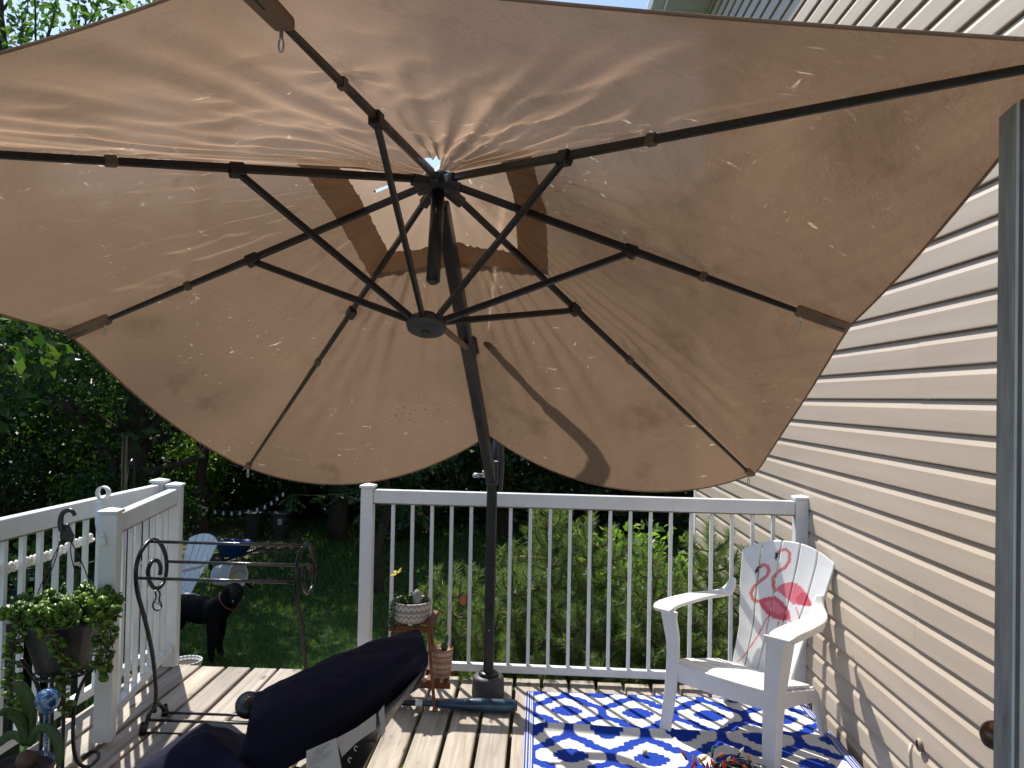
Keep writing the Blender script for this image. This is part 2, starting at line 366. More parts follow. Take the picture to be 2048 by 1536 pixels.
MB().box((.003, -.008, .003), (.009, -.003, 2.005)).build('stile_moulding', simple('dark_gasket', (.10, .10, .11), .6), dr, .002, 1)
MB().box((.030, -.014, 1.60), (.050, -.003, 1.655)).build('latch_plate', M['bright'], dr, .004)
MB().lathe([(0, 0), (.016, .002), (.014, .03), (.022, .045), (.025, .06), (.020, .072), (0, .076)], (.040, .047, .955), 18, (0, 1, 0)).build('knob', simple('bronze', (.12, .075, .05), .35, metal=.8), dr)
MB().box((.705, -.02, -.02), (.74, .06, 2.05)).build('hinge_jamb', doorf, dr, .003)

# ---------------------------------------------------------------- railings
def railing(name, label, a, b, zt, n, mat_, end_posts=(True, True), zbot=.045, capw=.078, tr=.072, bw=.018, first=.5, cat='railing', postw=.066, zp=None):
    a = Vector(a); b = Vector(b); d = (b-a); L = d.length; ang = math.atan2(d.y, d.x)
    t = thing(name, label, cat, (a.x, a.y, 0), ang)
    for k, x in enumerate((0, L)):
        if not end_posts[k]: continue
        zlo = 0 if zp is None else zp[k]
        MB().box((x-postw/2, -postw/2, zlo+.001), (x+postw/2, postw/2, zt+.008)).build('post', mat_, t, .004)
        m = MB(); w = postw/2+.007
        m.box((x-w, -w, zt+.009), (x+w, w, zt+.022)); 
        m.add([(x-w, -w, zt+.022), (x+w, -w, zt+.022), (x+w, w, zt+.022), (x-w, w, zt+.022), (x, 0, zt+.034)], [(0, 1, 4), (1, 2, 4), (2, 3, 4), (3, 0, 4)])
        m.build('post_cap', mat_, t, .002, 1)
        if zp is None: MB().box((x-postw/2-.012, -postw/2-.012, .0005), (x+postw/2+.012, postw/2+.012, .012)).build('post_flange', mat_, t, .003)
    x0 = postw/2+.001 if end_posts[0] else 0; x1 = L-postw/2-.001 if end_posts[1] else L
    MB().box((x0, -.024, zt-tr), (x1, .024, zt)).build('top_rail', mat_, t, .007, 3)
    MB().box((x0, -.018, zt-tr-.006), (x1, .018, zt-tr-.0005)).build('rail_seal', M['grime'], t)
    MB().box((x0, -.018, zbot), (x1, .018, zbot+.042)).build('bottom_rail', mat_, t, .004)
    bm_ = MB().box((-bw/2, -bw/2, 0), (bw/2, bw/2, zt-tr-.0075-zbot-.043)).mesh('baluster')
    for k in range(n):
        o = obj('baluster', bm_, mat_, t); o.location = (x0+(x1-x0)*(k+first)/(n-1+2*first), 0, zbot+.0425)
    return t
railing('deck_railing', 'white metal railing with thin balusters across the far edge of the deck', (-.925, 4.09), (1.395, 4.035), 1.01, 20, M['white'], first=1.0)
railing('side_railing', 'white railing running down the left side of the deck behind the gate', (-2.20, .2), (-2.11, 4.13), 1.005, 36, M['whitegate'], bw=.020, tr=.085, zbot=.06, first=.9)
railing('deck_gate', 'white gate swung open at the stair opening, its free post near the plant stand', (-2.02, 4.13), (-1.84, 3.19), .985, 7, M['whitegate'], bw=.019, tr=.085, zbot=.085, cat='gate', first=1.0, zp=(.0, .02), postw=.072)
# latch strap
la = thing('gate_latch', 'white curled latch strap looped over the side rail beside the gate post', 'latch', atY(203, 1000, 3.27))
cc = atY(209, 985, 3.27)-la.location
mb = MB(); N = 20; w = .028
pp = [Vector((math.cos(t_)*.028, 0, math.sin(t_)*.030))+cc for t_ in [(-.5+ .0)*math.pi+2*math.pi*i/N*.97 for i in range(N+1)]]
pp = [p_ for p_ in pp]+[]
prev = None; vs = []
for p_ in pp: vs += [p_+Vector((0, -w/2-.01, 0)), p_+Vector((0, w/2-.01, 0))]
o = MB().add(vs, [(2*i, 2*i+2, 2*i+3, 2*i+1) for i in range(N)], True).build('loop', M['whitegate'], la); s_ = o.modifiers.new('s', 'SOLIDIFY'); s_.thickness = .006
path = [atY(196, 1003, 3.20), atY(197, 1050, 3.16), atY(203, 1075, 3.145), atY(205, 1092, 3.14)]
mb = MB()
for a_, b_ in zip(path[:-1], path[1:]): mb.bar(a_-la.location, b_-la.location, .030, .006, (0, 1, 0))
mb.build('strap', M['whitegate'], la, .002)

# ---------------------------------------------------------------- umbrella
LAM = .93   # how far out the canopy stands
_aY = atY
def atY(x, y, Y): return _aY(x, y, Y*LAM)
tips = {1: atY(480, -38, 1.25), 2: atY(-821, 262, 1.38), 3: atY(128, 676, 2.70), 4: atY(490, 943, 3.88),
        5: atY(977, 880, 3.90), 6: atY(1510, 957, 3.63), 7: atY(1705, 662, 2.44), 8: atY(2190, 112, 1.13)}
HUB = atY(878, 360, 2.7745); UN = Vector((.0165, .336, .9417)).normalized()
um = thing('cantilever_umbrella', 'huge tan square cantilever umbrella tilted over the deck on a charcoal mast', 'umbrella')
jf = {1: .50, 2: .375, 3: .50, 4: .37, 6: .37, 7: .50, 8: .375}
def ribp(k, s, off=0.): return HUB+(tips[k]-HUB)*s+UN*off
sag = {1: .05, 2: .05, 3: .05, 4: .14, 5: .15, 6: .01, 7: .02, 8: .01}
for k in range(1, 9):
    k2 = k % 8+1; NS, NTT = 64, 44; s0 = .05 if k in (8, 1) else .205; V = []; Fc = []
    for i in range(NS+1):
        s = s0+(1-s0)*i/NS
        for j in range(NTT+1):
            t = j/NTT; A = ribp(k, s, .024); B = ribp(k2, s, .024); q_ = 4*t*(1-t); p = A.lerp(B, t)
            p -= Vector((0, 0, 1))*sag[k]*q_*s**2.2
            if k in (4, 5): p += (p-HUB).normalized()*(.02*q_*s*s)
            p += UN*q_*.006*math.sin(math.pi*s)
            e = min(t, 1-t)                         # folds: pulled threads from the ribs and the hub
            w1 = noise.noise(Vector((t*17+k*9, s*1.6, k*3.1)))*.024*(1-s)**.6*min(1, e*9)*min(1, (s-s0)*9)
            w2 = noise.noise(Vector((p.x*2.3+4, p.y*2.3, p.z*2+k)))*.018*min(1, e*7)*(1-s**5)
            w3 = (1-abs(noise.noise(Vector((t*6+s*3.5+k*5, s*5-t*3.0, 1.7+k))))*2.2)**3*.011*min(1, e*8)*(1-s**4)
            kk, tt = (k, t) if t < .5 else (k2, 1-t)
            sj = jf.get(kk, .5); dj = (s-sj-.18)**2/.006+(tt)**2/.012
            w4 = .008*math.exp(-dj)*math.sin(math.atan2(s-sj-.18, tt+.001)*7)
            w5 = 0
            if k == 7: w5 = .034*math.sin(s*24+1.5*t)*math.exp(-((1-t)/.42)**2)*min(1, e*10)*(.4+noise.noise(Vector((s*3, t*2, 5))))
            elif k in (5, 6, 3, 2): w5 = .017*math.sin(s*17+3*t+k)*math.exp(-(e/.22)**2)*min(1, e*10)*(.5+noise.noise(Vector((s*4, t*2, k))))
            elif k in (1, 8): w5 = .012*math.sin(t*11+s*4+k)*min(1, e*6)*(.3+noise.noise(Vector((s*3, t*3, k))))*(1-s**6)
            p += UN*(w1+w2+w3+w4+w5); V.append(p)
    for i in range(NS):
        for j in range(NTT):
            if k == 8 and i < 7 and j > 31: continue
            if k == 5 and 21 <= i <= 21 and j in (0, 1): continue
            a = i*(NTT+1)+j; Fc.append((a, a+1, a+NTT+2, a+NTT+1))
    me = np_mesh('canopy_panel', V, Fc, 4, True); obj('canopy_panel', me, M['canopy'], um)
    e = [V[NS*(NTT+1)+j] for j in range(NTT+1)]
    MB().tube([p-UN*.001 for p in e], .0032, 6).build('hem', M['canopy2'], um)
    # vent cap above the opening
    if k in (8, 1): continue
    V = []; Fc = []; NS2, NT2 = 12, 14
    for i in range(NS2+1):
        s = .03+.255*i/NS2
        for j in range(NT2+1):
            t = j/NT2; p = ribp(k, s, .045).lerp(ribp(k2, s, .045), t)
            p += UN*(.015*math.sin(math.pi*i/NS2)+noise.noise(Vector((t*5+k*4, s*9, 2)))*.010*min(1, 6*min(t, 1-t))); V.append(p)
    for i in range(NS2):
        for j in range(NT2):
            if k == 8 and i < 4 and j > 6: continue
            if k == 1 and 1 < i < 3 and j < 2: continue
            if k == 2 and 4 < i < 7 and j > 12: continue
            a = i*(NT2+1)+j; Fc.append((a, a+1, a+NT2+2, a+NT2+1))
    obj('vent_cap', np_mesh('vent_cap', V, Fc, 4, True), M['cap'], um)
for k in tips:
    if k == 5: continue
    mb = MB(); end = .985
    mb.bar(ribp(k, .03), ribp(k, jf[k]), .016, .025, UN); mb.bar(ribp(k, jf[k]), ribp(k, end), .016, .025, UN, .010, .014)
    rb = mb.build('rib', M['charcoal'], um, .003, 1)
    jp = ribp(k, jf[k])
    MB().bar(jp-(tips[k]-HUB).normalized()*.022-UN*.006, jp+(tips[k]-HUB).normalized()*.022-UN*.006, .032, .040, UN).build('rib_bracket', M['charcoal'], rb, .004, 1)
    MB().bar(ribp(k, jf[k]+.165), ribp(k, jf[k]+.181), .021, .028, UN).build('fabric_tie', M['tie'], rb, .003, 1)
    d = (tips[k]-HUB).normalized()
    if k in (1, 3, 7, 4, 6):
        L0 = .88 if k in (1, 3, 7) else .965
        MB().bar(ribp(k, L0, .002), ribp(k, .992, .004), .040 if L0 < .9 else .026, .026, UN, .055 if L0 < .9 else .035, .016).build('tip_pocket', M['canopy2'], rb, .008)
        zp = ribp(k, L0+.008, -.018)
        m = MB(); m.bar(zp, zp-Vector((0, 0, .012)), .006, .004, (0, 1, 0))
        m.tube([zp+Vector((math.cos(a)*.0045, 0, -.024+math.sin(a)*.013)) for a in np.linspace(0, 6.283, 14)], .0018, 6, False)
        m.build('zipper_pull', M['bright'], rb)
# runner and struts
RUN = atY(852, 655, 2.62)
ax = (HUB-RUN).normalized(); axr = Vector((.02, .36, .93)).normalized()
MB().lathe([(0, -.020), (.045, -.018), (.060, -.010), (.066, .004), (.064, .022), (.040, .028), (0, .03)], RUN, 32, axr).build('runner_disc', M['charcoal2'], um)
MB().lathe([(0, -.03), (.014, -.029), (.015, -.022)], RUN, 16, axr).build('runner_knob', M['charcoal2'], um)
MB().lathe([(.022, .015), (.032, .018), (.034, .045), (.022, .05), (0, .05)], RUN, 16, axr).build('runner_hub', M['charcoal'], um)
for k in (1, 2, 3, 6, 7, 8):
    e = ribp(k, jf[k], -.010); d = (e-RUN); dd = Vector((d.x, d.y, 0)).normalized()
    MB().bar(RUN+dd*.042+axr*.022, e, .015, .022, axr).build('strut', M['charcoal'], um, .003, 1)
    MB().bar(RUN+dd*.025+axr*.012, RUN+dd*.060+axr*.030, .024, .030, axr).build('strut_socket', M['charcoal2'], um, .004, 1)
# hub
MB().lathe([(0, -.05), (.035, -.048), (.05, -.03), (.052, .006), (.03, .02), (.012, .05), (0, .055)], HUB, 24, UN).build('hub', M['charcoal'], um)
for k in tips:
    if k != 5: MB().bar(ribp(k, .02, -.012), ribp(k, .06, -.004), .030, .036, UN).build('rib_socket', M['charcoal2'], um, .004, 1)
ct0 = HUB-UN*.03; ct1 = atY(866, 562, 2.66)
MB().tube([ct0, ct1], .0235, 16).build('centre_tube', M['charcoal'], um)
MB().tube([ct1, ct1+(ct1-ct0).normalized()*.008], [.020, .016], 12).build('tube_end', M['charcoal2'], um)
# boom
EL = _aY(984, 962, 3.865); BS = ribp(5, .045, -.035)
boompts = [BS, atY(905, 500, 3.05), atY(928, 640, 3.36), atY(955, 780, 3.64), EL]
bdir = (EL-BS).normalized(); nB = UN
mb = MB(); mb.bar(BS, EL, .050, .060, UN); mb.build('boom', M['charcoal'], um, .008, 2)
MB().bar(BS+bdir*.3-UN*.028-Vector((.006, 0, 0)), EL-bdir*.1-UN*.028-Vector((.006, 0, 0)), .010, .004, UN).build('boom_slot', M['bright'], um)
sc_ = atY(938, 690, 3.42)
MB().bar(sc_-bdir*.05-UN*.004, sc_+bdir*.05-UN*.004, .062, .075, UN).build('boom_slider', M['black'], um, .01)
MB().bar(RUN+axr*.01+Vector((.04, .03, 0)), sc_-UN*.02, .02, .016, axr).build('runner_link', M['canopy2'], um, .003)
# elbow, mast, base
mx, my = -.232, 3.866
MB().box((mx-.026, my-.028, .10), (mx+.026, my+.028, 1.10)).build('mast', M['charcoal'], um, .012, 3)
m = MB(); m.box((mx-.006, my-.033, .11), (mx+.012, my-.0305, .62)); m.build('mast_channel', M['black'], um)
m = MB()
for k in range(26): m.box((mx-.010, my-.034, .66+k*.0165), (mx+.012, my-.0304, .667+k*.0165))
m.build('rack_teeth', M['black'], um)
MB().box((mx-.033, my-.036, 1.075), (mx+.033, my+.034, 1.20)).build('mast_collar', M['charcoal2'], um, .008)
m = MB(); m.bar((mx+.042, my+.01, 1.04), (mx+.046, my+.02, 1.20), .022, .05, (0, 1, 0), .028, .06); m.bar((mx+.046, my+.02, 1.20), (mx+.036, my+.0, 1.34), .028, .06, (0, 1, 0), .022, .045)
m.build('tilt_bracket', M['charcoal2'], um, .008)
m = MB(); m.bar((mx+.0, my, 1.04), EL+Vector((.0, -.01, .06)), .05, .06, (0, 1, 0)); m.build('elbow', M['charcoal'], um, .01)
m = MB()
for k in range(11): m.box((mx+.022, my+.02, 1.20+k*.014), (mx+.05-.0005*k, my+.05, 1.208+k*.014))
m.build('gear_teeth', M['charcoal2'], um)
MB().bar((mx-.03, my-.01, 1.13), (mx-.052, my-.012, 1.13), .018, .036, (0, 0, 1)).build('crank_boss', M['bright'], um, .003)
MB().lathe([(0, 0), (.008, .002), (.011, .02), (.013, .04), (.008, .052), (0, .054)], (mx-.048, my-.012, 1.125), 12, (-1, -.1, -.05)).build('crank_handle', M['bright'], um)
MB().lathe([(0, 0), (.082, 0), (.084, .01), (.080, .088), (.073, .100), (.04, .104), (0, .104)], (mx, my, .001), 32).build('base', M['charcoal2'], um)
MB().lathe([(0, .104), (.05, .104), (.052, .112), (.042, .122), (0, .122)], (mx, my, .0), 24).build('base_collar', M['charcoal'], um)
ellipse_mb(MB(), (mx+.0, my-.033, .34), .005, 6, 8).build('mast_bolt', M['bright'], um)
# link above the canopy, seen only as its shadow on the cloth
N56 = (tips[5]-HUB).cross(tips[6]-HUB).normalized()
def up(x, y, xt): Q = onP(x, y, HUB, N56); return Q+SUN*((xt-Q.x)/SUN.x)
pB = up(1185, 893, -.22); pB2 = up(1142, 945, -.24); pS = onP(975, 700, HUB, N56)+UN*.03
atY = _aY
lo = Vector((mx+.02, my+.10, 1.18))
MB().tube(spl([lo, lo.lerp(pB2, .5)+Vector((0, .12, 0)), pB2, pB, pB.lerp(pS, .5), pS], 8), [.032]*18+[.05]*6+[.035]*8+[.020]*9, 12).build('support_arm', M['charcoal'], um)

# ---------------------------------------------------------------- rug
RX0, RX1, RY0, RY1 = -.037, 1.385, 1.95, 3.925
nx, ny = 340, 460
xs = np.linspace(RX0, RX1, nx+1); ys = np.linspace(RY1, RY0, ny+1); gx, gy = np.meshgrid(xs, ys)
half = [(.1725, 0), (.171, .030), (.162, .052), (.146, .068), (.128, .077), (.112, .078), (.112, .096), (.0863, .097), (.08625, .115)]
curve = half+[(.1725-x, .23-y) for x, y in half[::-1][1:]]
def segd(px, py, pl):
    d = np.full(px.shape, 9.)
    for (x0, y0), (x1, y1) in zip(pl[:-1], pl[1:]):
        vx, vy = x1-x0, y1-y0; t = np.clip(((px-x0)*vx+(py-y0)*vy)/(vx*vx+vy*vy), 0, 1); d = np.minimum(d, np.hypot(px-x0-t*vx, py-y0-t*vy))
    return d
def cell(px, py):
    dx = (px+.1725) % .345-.1725; dy = (py+.23) % .46-.23; dx = np.abs(dx); dy = np.abs(dy)
    return dx, dy
dx, dy = cell(gx-.165, gy-3.696)
d = segd(dx, dy, curve)
blue = d < .0215
cx_ = np.interp(dy, [p[1] for p in curve], [p[0] for p in curve])  # inside test
ins = dx < cx_
ddx = np.where(ins, dx, .1725-dx); ddy = np.where(ins, dy, .23-dy)
med = [(.060, 0), (.060, .018), (.045, .020), (.045, .036), (.028, .038), (.026, .050), (0, .052)]
blue |= ddx < np.interp(ddy, [0, .020, .0205, .042, .0425, .058, .064, .3], [.077, .075, .060, .056, .038, .028, 0, -1])
ex = np.minimum(gx-RX0, RX1-gx)
bl = (ex < .045)
stripe = (np.abs(ex-.006) < .0035) | (np.abs(ex-.018) < .003) | (np.abs(ex-.029) < .003) | (np.abs(ex-.040) < .003) | (RY1-gy < .008)
blue = np.where(bl | (RY1-gy < .008), stripe, blue)
wob = np.array([[noise.noise(Vector((x*60, y*60, 0))) for x in xs] for y in ys[::1]])
gz = .0045+.004*np.sin(gx*9+gy*2)*np.clip((RY1-gy)*3, 0, 1)*.5+wob*.0006
rid = np.array([[noise.noise(Vector((x*2.2, 7, 0)))*.018 for x in xs] for y in ys]); yr = 3.475+rid
u_ = gy-yr; gz += .030*np.where(u_ > 0, np.exp(-(u_/.030)**2), np.exp(-(u_/.045)**2))*np.clip((gx-RX0)*14, .25, 1)*np.clip(1.15-(gx/1.5), .25, 1)
cr = np.abs(gx-(.66+.02*np.sin(gy*5))); gz += .006*np.exp(-(cr/.008)**2)
B = np.array([.002, .036, .33]); Wc = np.array([.66, .66, .63]); col = np.where(blue[..., None], B, Wc).reshape(-1, 3)
V = np.stack([gx.ravel(), gy.ravel(), gz.ravel()], 1); ii, jj = np.meshgrid(np.arange(ny), np.arange(nx), indexing='ij'); a = (ii*(nx+1)+jj).ravel()
me = np_mesh('outdoor_rug', V, np.stack([a, a+nx+1, a+nx+2, a+1], 1), 4, True); set_col(me, col)
ro = obj('outdoor_rug', me, M['rug']); tag(ro, 'blue and white trellis patterned outdoor rug with a crease, under the flamingo chair', 'rug')
sm = ro.modifiers.new('s', 'SOLIDIFY'); sm.thickness = .003; sm.offset = -1

# ---------------------------------------------------------------- resin chair
FL = {}
def zp5(pts): return [(1280+x*.31, 1060+y*.31) for x, y in pts]
PINK = (.62, .10, .15); PINKL = (.74, .20, .25); CORAL = (.70, .19, .18); BLK = (.03, .03, .035)
def thick(pl, w):
    P = [Vector((x, y)) for x, y in pl]; L = []; R = []
    ws = w if isinstance(w, list) else [w]*len(P)
    for i, p in enumerate(P):
        t = (P[min(i+1, len(P)-1)]-P[max(i-1, 0)]).normalized(); n = Vector((-t.y, t.x)); L.append(p+n*ws[i]/2); R.append(p-n*ws[i]/2)
    return [(v.x, v.y) for v in L+R[::-1]]
art = [
 (thick([(1010, 500), (1030, 560), (1045, 610)], 9), PINKL), (thick([(880, 790), (900, 850), (880, 870), (875, 915)], 9), PINKL), (thick([(900, 590), (885, 660), (875, 790)], 10), PINKL),
 (thick([(830, 560), (760, 690), (690, 790), (650, 840)], 9), PINKL), (thick([(650, 840), (625, 850)], 8), PINKL), (thick([(960, 580), (1000, 615)], 16), PINKL),
 ([(890, 370), (930, 345), (990, 335), (1040, 365), (1080, 410), (1112, 470), (1112, 495), (1050, 490), (990, 480), (930, 430), (895, 400)], PINKL),
 ([(1010, 440), (1050, 400), (1085, 430), (1113, 480), (1110, 498), (1050, 488), (1015, 475)], PINK),
 (thick([(885, 400), (860, 360), (862, 310), (900, 265), (940, 245), (968, 200), (968, 150), (945, 128), (915, 130), (890, 150)], [26, 22, 20, 20, 22, 22, 22, 22, 22, 26]), CORAL),
 ([(875, 150), (898, 150), (893, 175), (880, 205), (873, 180)], BLK),
 ([(760, 455), (820, 435), (880, 430), (930, 470), (970, 530), (975, 575), (930, 590), (880, 580), (830, 555), (790, 510)], PINK),
 ([(800, 470), (860, 450), (900, 480), (940, 530), (900, 545), (850, 530)], PINKL),
 (thick([(770, 465), (730, 450), (718, 410), (735, 370), (780, 330), (820, 300), (835, 265), (825, 235), (800, 225), (775, 240)], [26, 24, 22, 20, 20, 22, 24, 24, 24, 26]), CORAL),
 ([(760, 235), (780, 245), (765, 262), (750, 290), (742, 270)], BLK)]
art = [(zp5(p), c) for p, c in art]
def pip(px, py, poly):
    ins = np.zeros(px.shape, bool); n = len(poly)
    for i in range(n):
        x0, y0 = poly[i]; x1, y1 = poly[(i+1) % n]
        if y0 == y1: continue
        c_ = ((y0 > py) != (y1 > py)) & (px < (x1-x0)*(py-y0)/(y1-y0)+x0); ins ^= c_
    return ins
def slab(m, path, w, th, side=Vector((1, 0, 0))):   # ribbon of rectangular section along path; widths per point
    P = [Vector(p) for p in path]; n = len(P); vs = []
    for i, p in enumerate(P):
        t = (P[min(i+1, n-1)]-P[max(i-1, 0)]).normalized(); nn = t.cross(side).normalized()
        for a_, b_ in ((-1, -1), (1, -1), (1, 1), (-1, 1)): vs.append(p+side*a_*w[i]/2+nn*b_*th[i]/2)
    fs = [(0, 1, 2, 3), (4*n-1, 4*n-2, 4*n-3, 4*n-4)]
    for i in range(n-1):
        for k in range(4): fs.append((4*i+k, 4*i+(k+1) % 4, 4*i+4+(k+1) % 4, 4*i+4+k))
    m.add(vs, fs, False); return m
BK0 = Vector((0, .36, .235)); BK1 = Vector((0, .655, .835))
def backw(v):  # half width of the fan at height v
    return np.interp(v, [0, .3, .62, .85, 1.02], [.150, .168, .220, .242, .238])
def backtop(u): return 1.0-.13*abs(u)**2.2   # u in -1..1
def make_chair(label, loc, rz, art_on, mat_, matp, group=None, cat='chair'):
    t = thing('garden_chair', label, cat, loc, rz, group)
    nB_ = (BK1-BK0).normalized(); perp = Vector((0, -nB_.z, nB_.y)); L = (BK1-BK0).length
    cR, sR = math.cos(rz), math.sin(rz)
    for k in range(5):
        ua, ub = -1+.4*k+.018, -1+.4*(k+1)-.018; nu, nv = (22, 110) if art_on else (4, 16); V = []; uv = []
        for j in range(nv+1):
            for i in range(nu+1):
                u = ua+(ub-ua)*i/nu; v = backtop(u)*j/nv
                p = BK0+Vector((u*backw(v), 0, 0))+nB_*L*v+perp*(.055*(1-u*u)*-.55-.02*math.sin(v*3.0)); V.append(p)
        P = np.array(V); a_ = []
        me = np_mesh('back_slat', P, [(j*(nu+1)+i, j*(nu+1)+i+1, (j+1)*(nu+1)+i+1, (j+1)*(nu+1)+i) for j in range(nv) for i in range(nu)], 4, True)
        if art_on:
            wx = P[:, 0]*cR-P[:, 1]*sR+loc[0]; wy = P[:, 0]*sR+P[:, 1]*cR+loc[1]; wz = P[:, 2]+loc[2]-H
            dep = wx*CW.x+wy*CW.y+wz*CW.z; px = 1024+F*(wx*CR.x+wy*CR.y+wz*CR.z)/dep; py = 768+F*(wx*CD.x+wy*CD.y+wz*CD.z)/dep
            cc_ = np.tile(np.array([.78, .79, .79]), (len(P), 1))
            for poly, cl in art: cc_[pip(px, py, poly)] = cl
            set_col(me, cc_)
        o = obj('back_slat', me, matp if art_on else mat_, t); s_ = o.modifiers.new('s', 'SOLIDIFY'); s_.thickness = .014; s_.offset = 0
        b_ = o.modifiers.new('b', 'BEVEL'); b_.width = .003; b_.segments = 2; b_.limit_method = 'ANGLE'
        if art_on: o.modifiers.remove(b_)
    # rails joining the slats at foot and middle, behind them
    m = MB(); m.bar((-.165, .355, .215), (.165, .355, .215), .05, .02, (0, 0, 1)); m.build('lower_back_rail', mat_, t, .006)
    m = MB(); 
    c1 = BK0+nB_*L*.42-perp*.012
    pth = [c1+Vector((x, .040*(1-(x/.215)**2)+.016, 0)) for x in np.linspace(-.175, .175, 9)]
    slab(m, pth, [.05]*9, [.012]*9, Vector((0, 0, 1))); m.build('middle_back_rail', mat_, t, .004)
    # seat slats
    n = 6
    for k in range(n):
        y0 = -.01+k*.066; y1 = y0+.057; f_ = lambda y: .335-.23*y-.25*max(0, .05-y)
        m = MB(); m.prism([(-.235, y0, f_(y0)), (-.235, y1, f_(y1)), (-.235, y1, f_(y1)-.012), (-.235, y0, f_(y0)-.012)], (.47, 0, 0))
        m.build('seat_slat', mat_, t, .005)
    m = MB()
    xsg = np.linspace(-.24, .24, 13)
    for x0, x1 in zip(xsg[:-1], xsg[1:]): pass
    pts_ = [(x, -.022-.012*math.cos(x/.24*1.5), 0) for x in xsg]
    top = [(x, y, .322) for x, y, _ in pts_]; bot = [(x, y+.006, .235-.0*abs(x)) for x, y, _ in pts_]
    vs = top+bot+[(x, y+.016, z) for x, y, z in top]+[(x, y+.016, z) for x, y, z in bot]; n_ = 13; fs = []
    for i in range(n_-1): fs += [(i, i+1, n_+i+1, n_+i), (2*n_+i, 3*n_+i, 3*n_+i+1, 2*n_+i+1), (i, 2*n_+i, 2*n_+i+1, i+1), (n_+i, n_+i+1, 3*n_+i+1, 3*n_+i)]
    fs += [(0, n_, 3*n_, 2*n_), (n_-1, 3*n_-1, 4*n_-1, 2*n_-1)]
    m.add(vs, fs); m.build('front_apron', mat_, t, .005)
    for sx in (-1, 1):
        # side rail under seat
        m = MB(); m.prism([(sx*.236, -.02, .315), (sx*.236, .40, .225), (sx*.236, .40, .165), (sx*.236, .22, .20), (sx*.236, -.02, .235)], (sx*.012, 0, 0)); m.build('seat_rail', mat_, t, .004)
        # armrest
        pth = spl([(sx*.285, -.045, .548), (sx*.288, .0, .566), (sx*.290, .15, .566), (sx*.280, .30, .562), (sx*.245, .43, .560), (sx*.225, .475, .585), (sx*.222, .50, .63)], 5); n2 = len(pth)
        w = list(np.interp(np.linspace(0, 1, n2), [0, .08, .3, .6, .8, 1], [.085, .108, .112, .09, .062, .03])); th = [.018]*n2
        m = MB(); slab(m, pth, w, th); m.build('armrest', mat_, t, .007, 3)
        m = MB(); pth = spl([(sx*.327, -.02, .552), (sx*.330, .10, .552), (sx*.322, .28, .548), (sx*.275, .42, .545)], 4); slab(m, pth, [.028]*len(pth), [.012]*len(pth), Vector((0, 0, 1))); m.build('armrest_lip', mat_, t, .004)
        # front leg: wide tapering panel flowing from the arm
        pth = spl([(sx*.290, -.035, .555), (sx*.280, -.030, .50), (sx*.262, -.020, .38), (sx*.258, -.035, .22), (sx*.268, -.060, .0)], 5); n2 = len(pth)
        m = MB(); vs = []; w = np.interp(np.linspace(0, 1, n2), [0, .15, .45, .7, 1], [.13, .115, .105, .085, .055]); w2 = np.interp(np.linspace(0, 1, n2), [0, .2, .6, 1], [.095, .078, .066, .058])
        # L shaped section: front face + side face
        for i, p in enumerate(pth):
            fx = p.x; vs += [(fx+sx*.012, p.y, p.z), (fx-sx*(w2[i]-.012), p.y, p.z), (fx-sx*(w2[i]-.012), p.y+.012, p.z), (fx, p.y+.012, p.z), (fx, p.y+w[i], p.z), (fx+sx*.012, p.y+w[i], p.z)]
        fs = [tuple(range(6)), tuple(range(6*n2-6, 6*n2))]
        for i in range(n2-1):
            for k in range(6): fs.append((6*i+k, 6*i+(k+1) % 6, 6*i+6+(k+1) % 6, 6*i+6+k))
        m.add(vs, fs); m.build('leg', mat_, t, .005)
        # rear leg
        pth = spl([(sx*.226, .36, .235), (sx*.232, .42, .18), (sx*.240, .475, .08), (sx*.244, .50, .0)], 4); n2 = len(pth)
        m = MB(); vs = []; w = np.interp(np.linspace(0, 1, n2), [0, .4, 1], [.09, .065, .05])
        for i, p in enumerate(pth): vs += [(p.x-.0, p.y-w[i]/2, p.z), (p.x+sx*.014, p.y-w[i]/2, p.z), (p.x+sx*.014, p.y+w[i]/2, p.z), (p.x-sx*.035, p.y+w[i]/2, p.z), (p.x-sx*.035, p.y+w[i]/2-.012, p.z), (p.x, p.y+w[i]/2-.012, p.z)]
        fs = [tuple(range(6)), tuple(range(6*n2-6, 6*n2))]
        for i in range(n2-1):
            for k in range(6): fs.append((6*i+k, 6*i+(k+1) % 6, 6*i+6+(k+1) % 6, 6*i+6+k))
        m.add(vs, fs); m.build('leg', mat_, t, .004)
    return t
make_chair('white slatted resin chair printed with two pink flamingos, on the blue rug', (.825, 3.35, .006), math.radians(-43), True, M['plastic'], M['print'])
make_chair('plain white resin chair out on the lawn behind the black dog', (-4.02, 7.75, GZ), math.radians(-28), False, M['plastic'], None)
make_chair('red slatted chair on the lawn beyond the left railing', (-2.95, 3.55, GZ+.32), math.radians(200), False, simple('red_resin', (.22, .012, .018), .45, .15, 12), None)

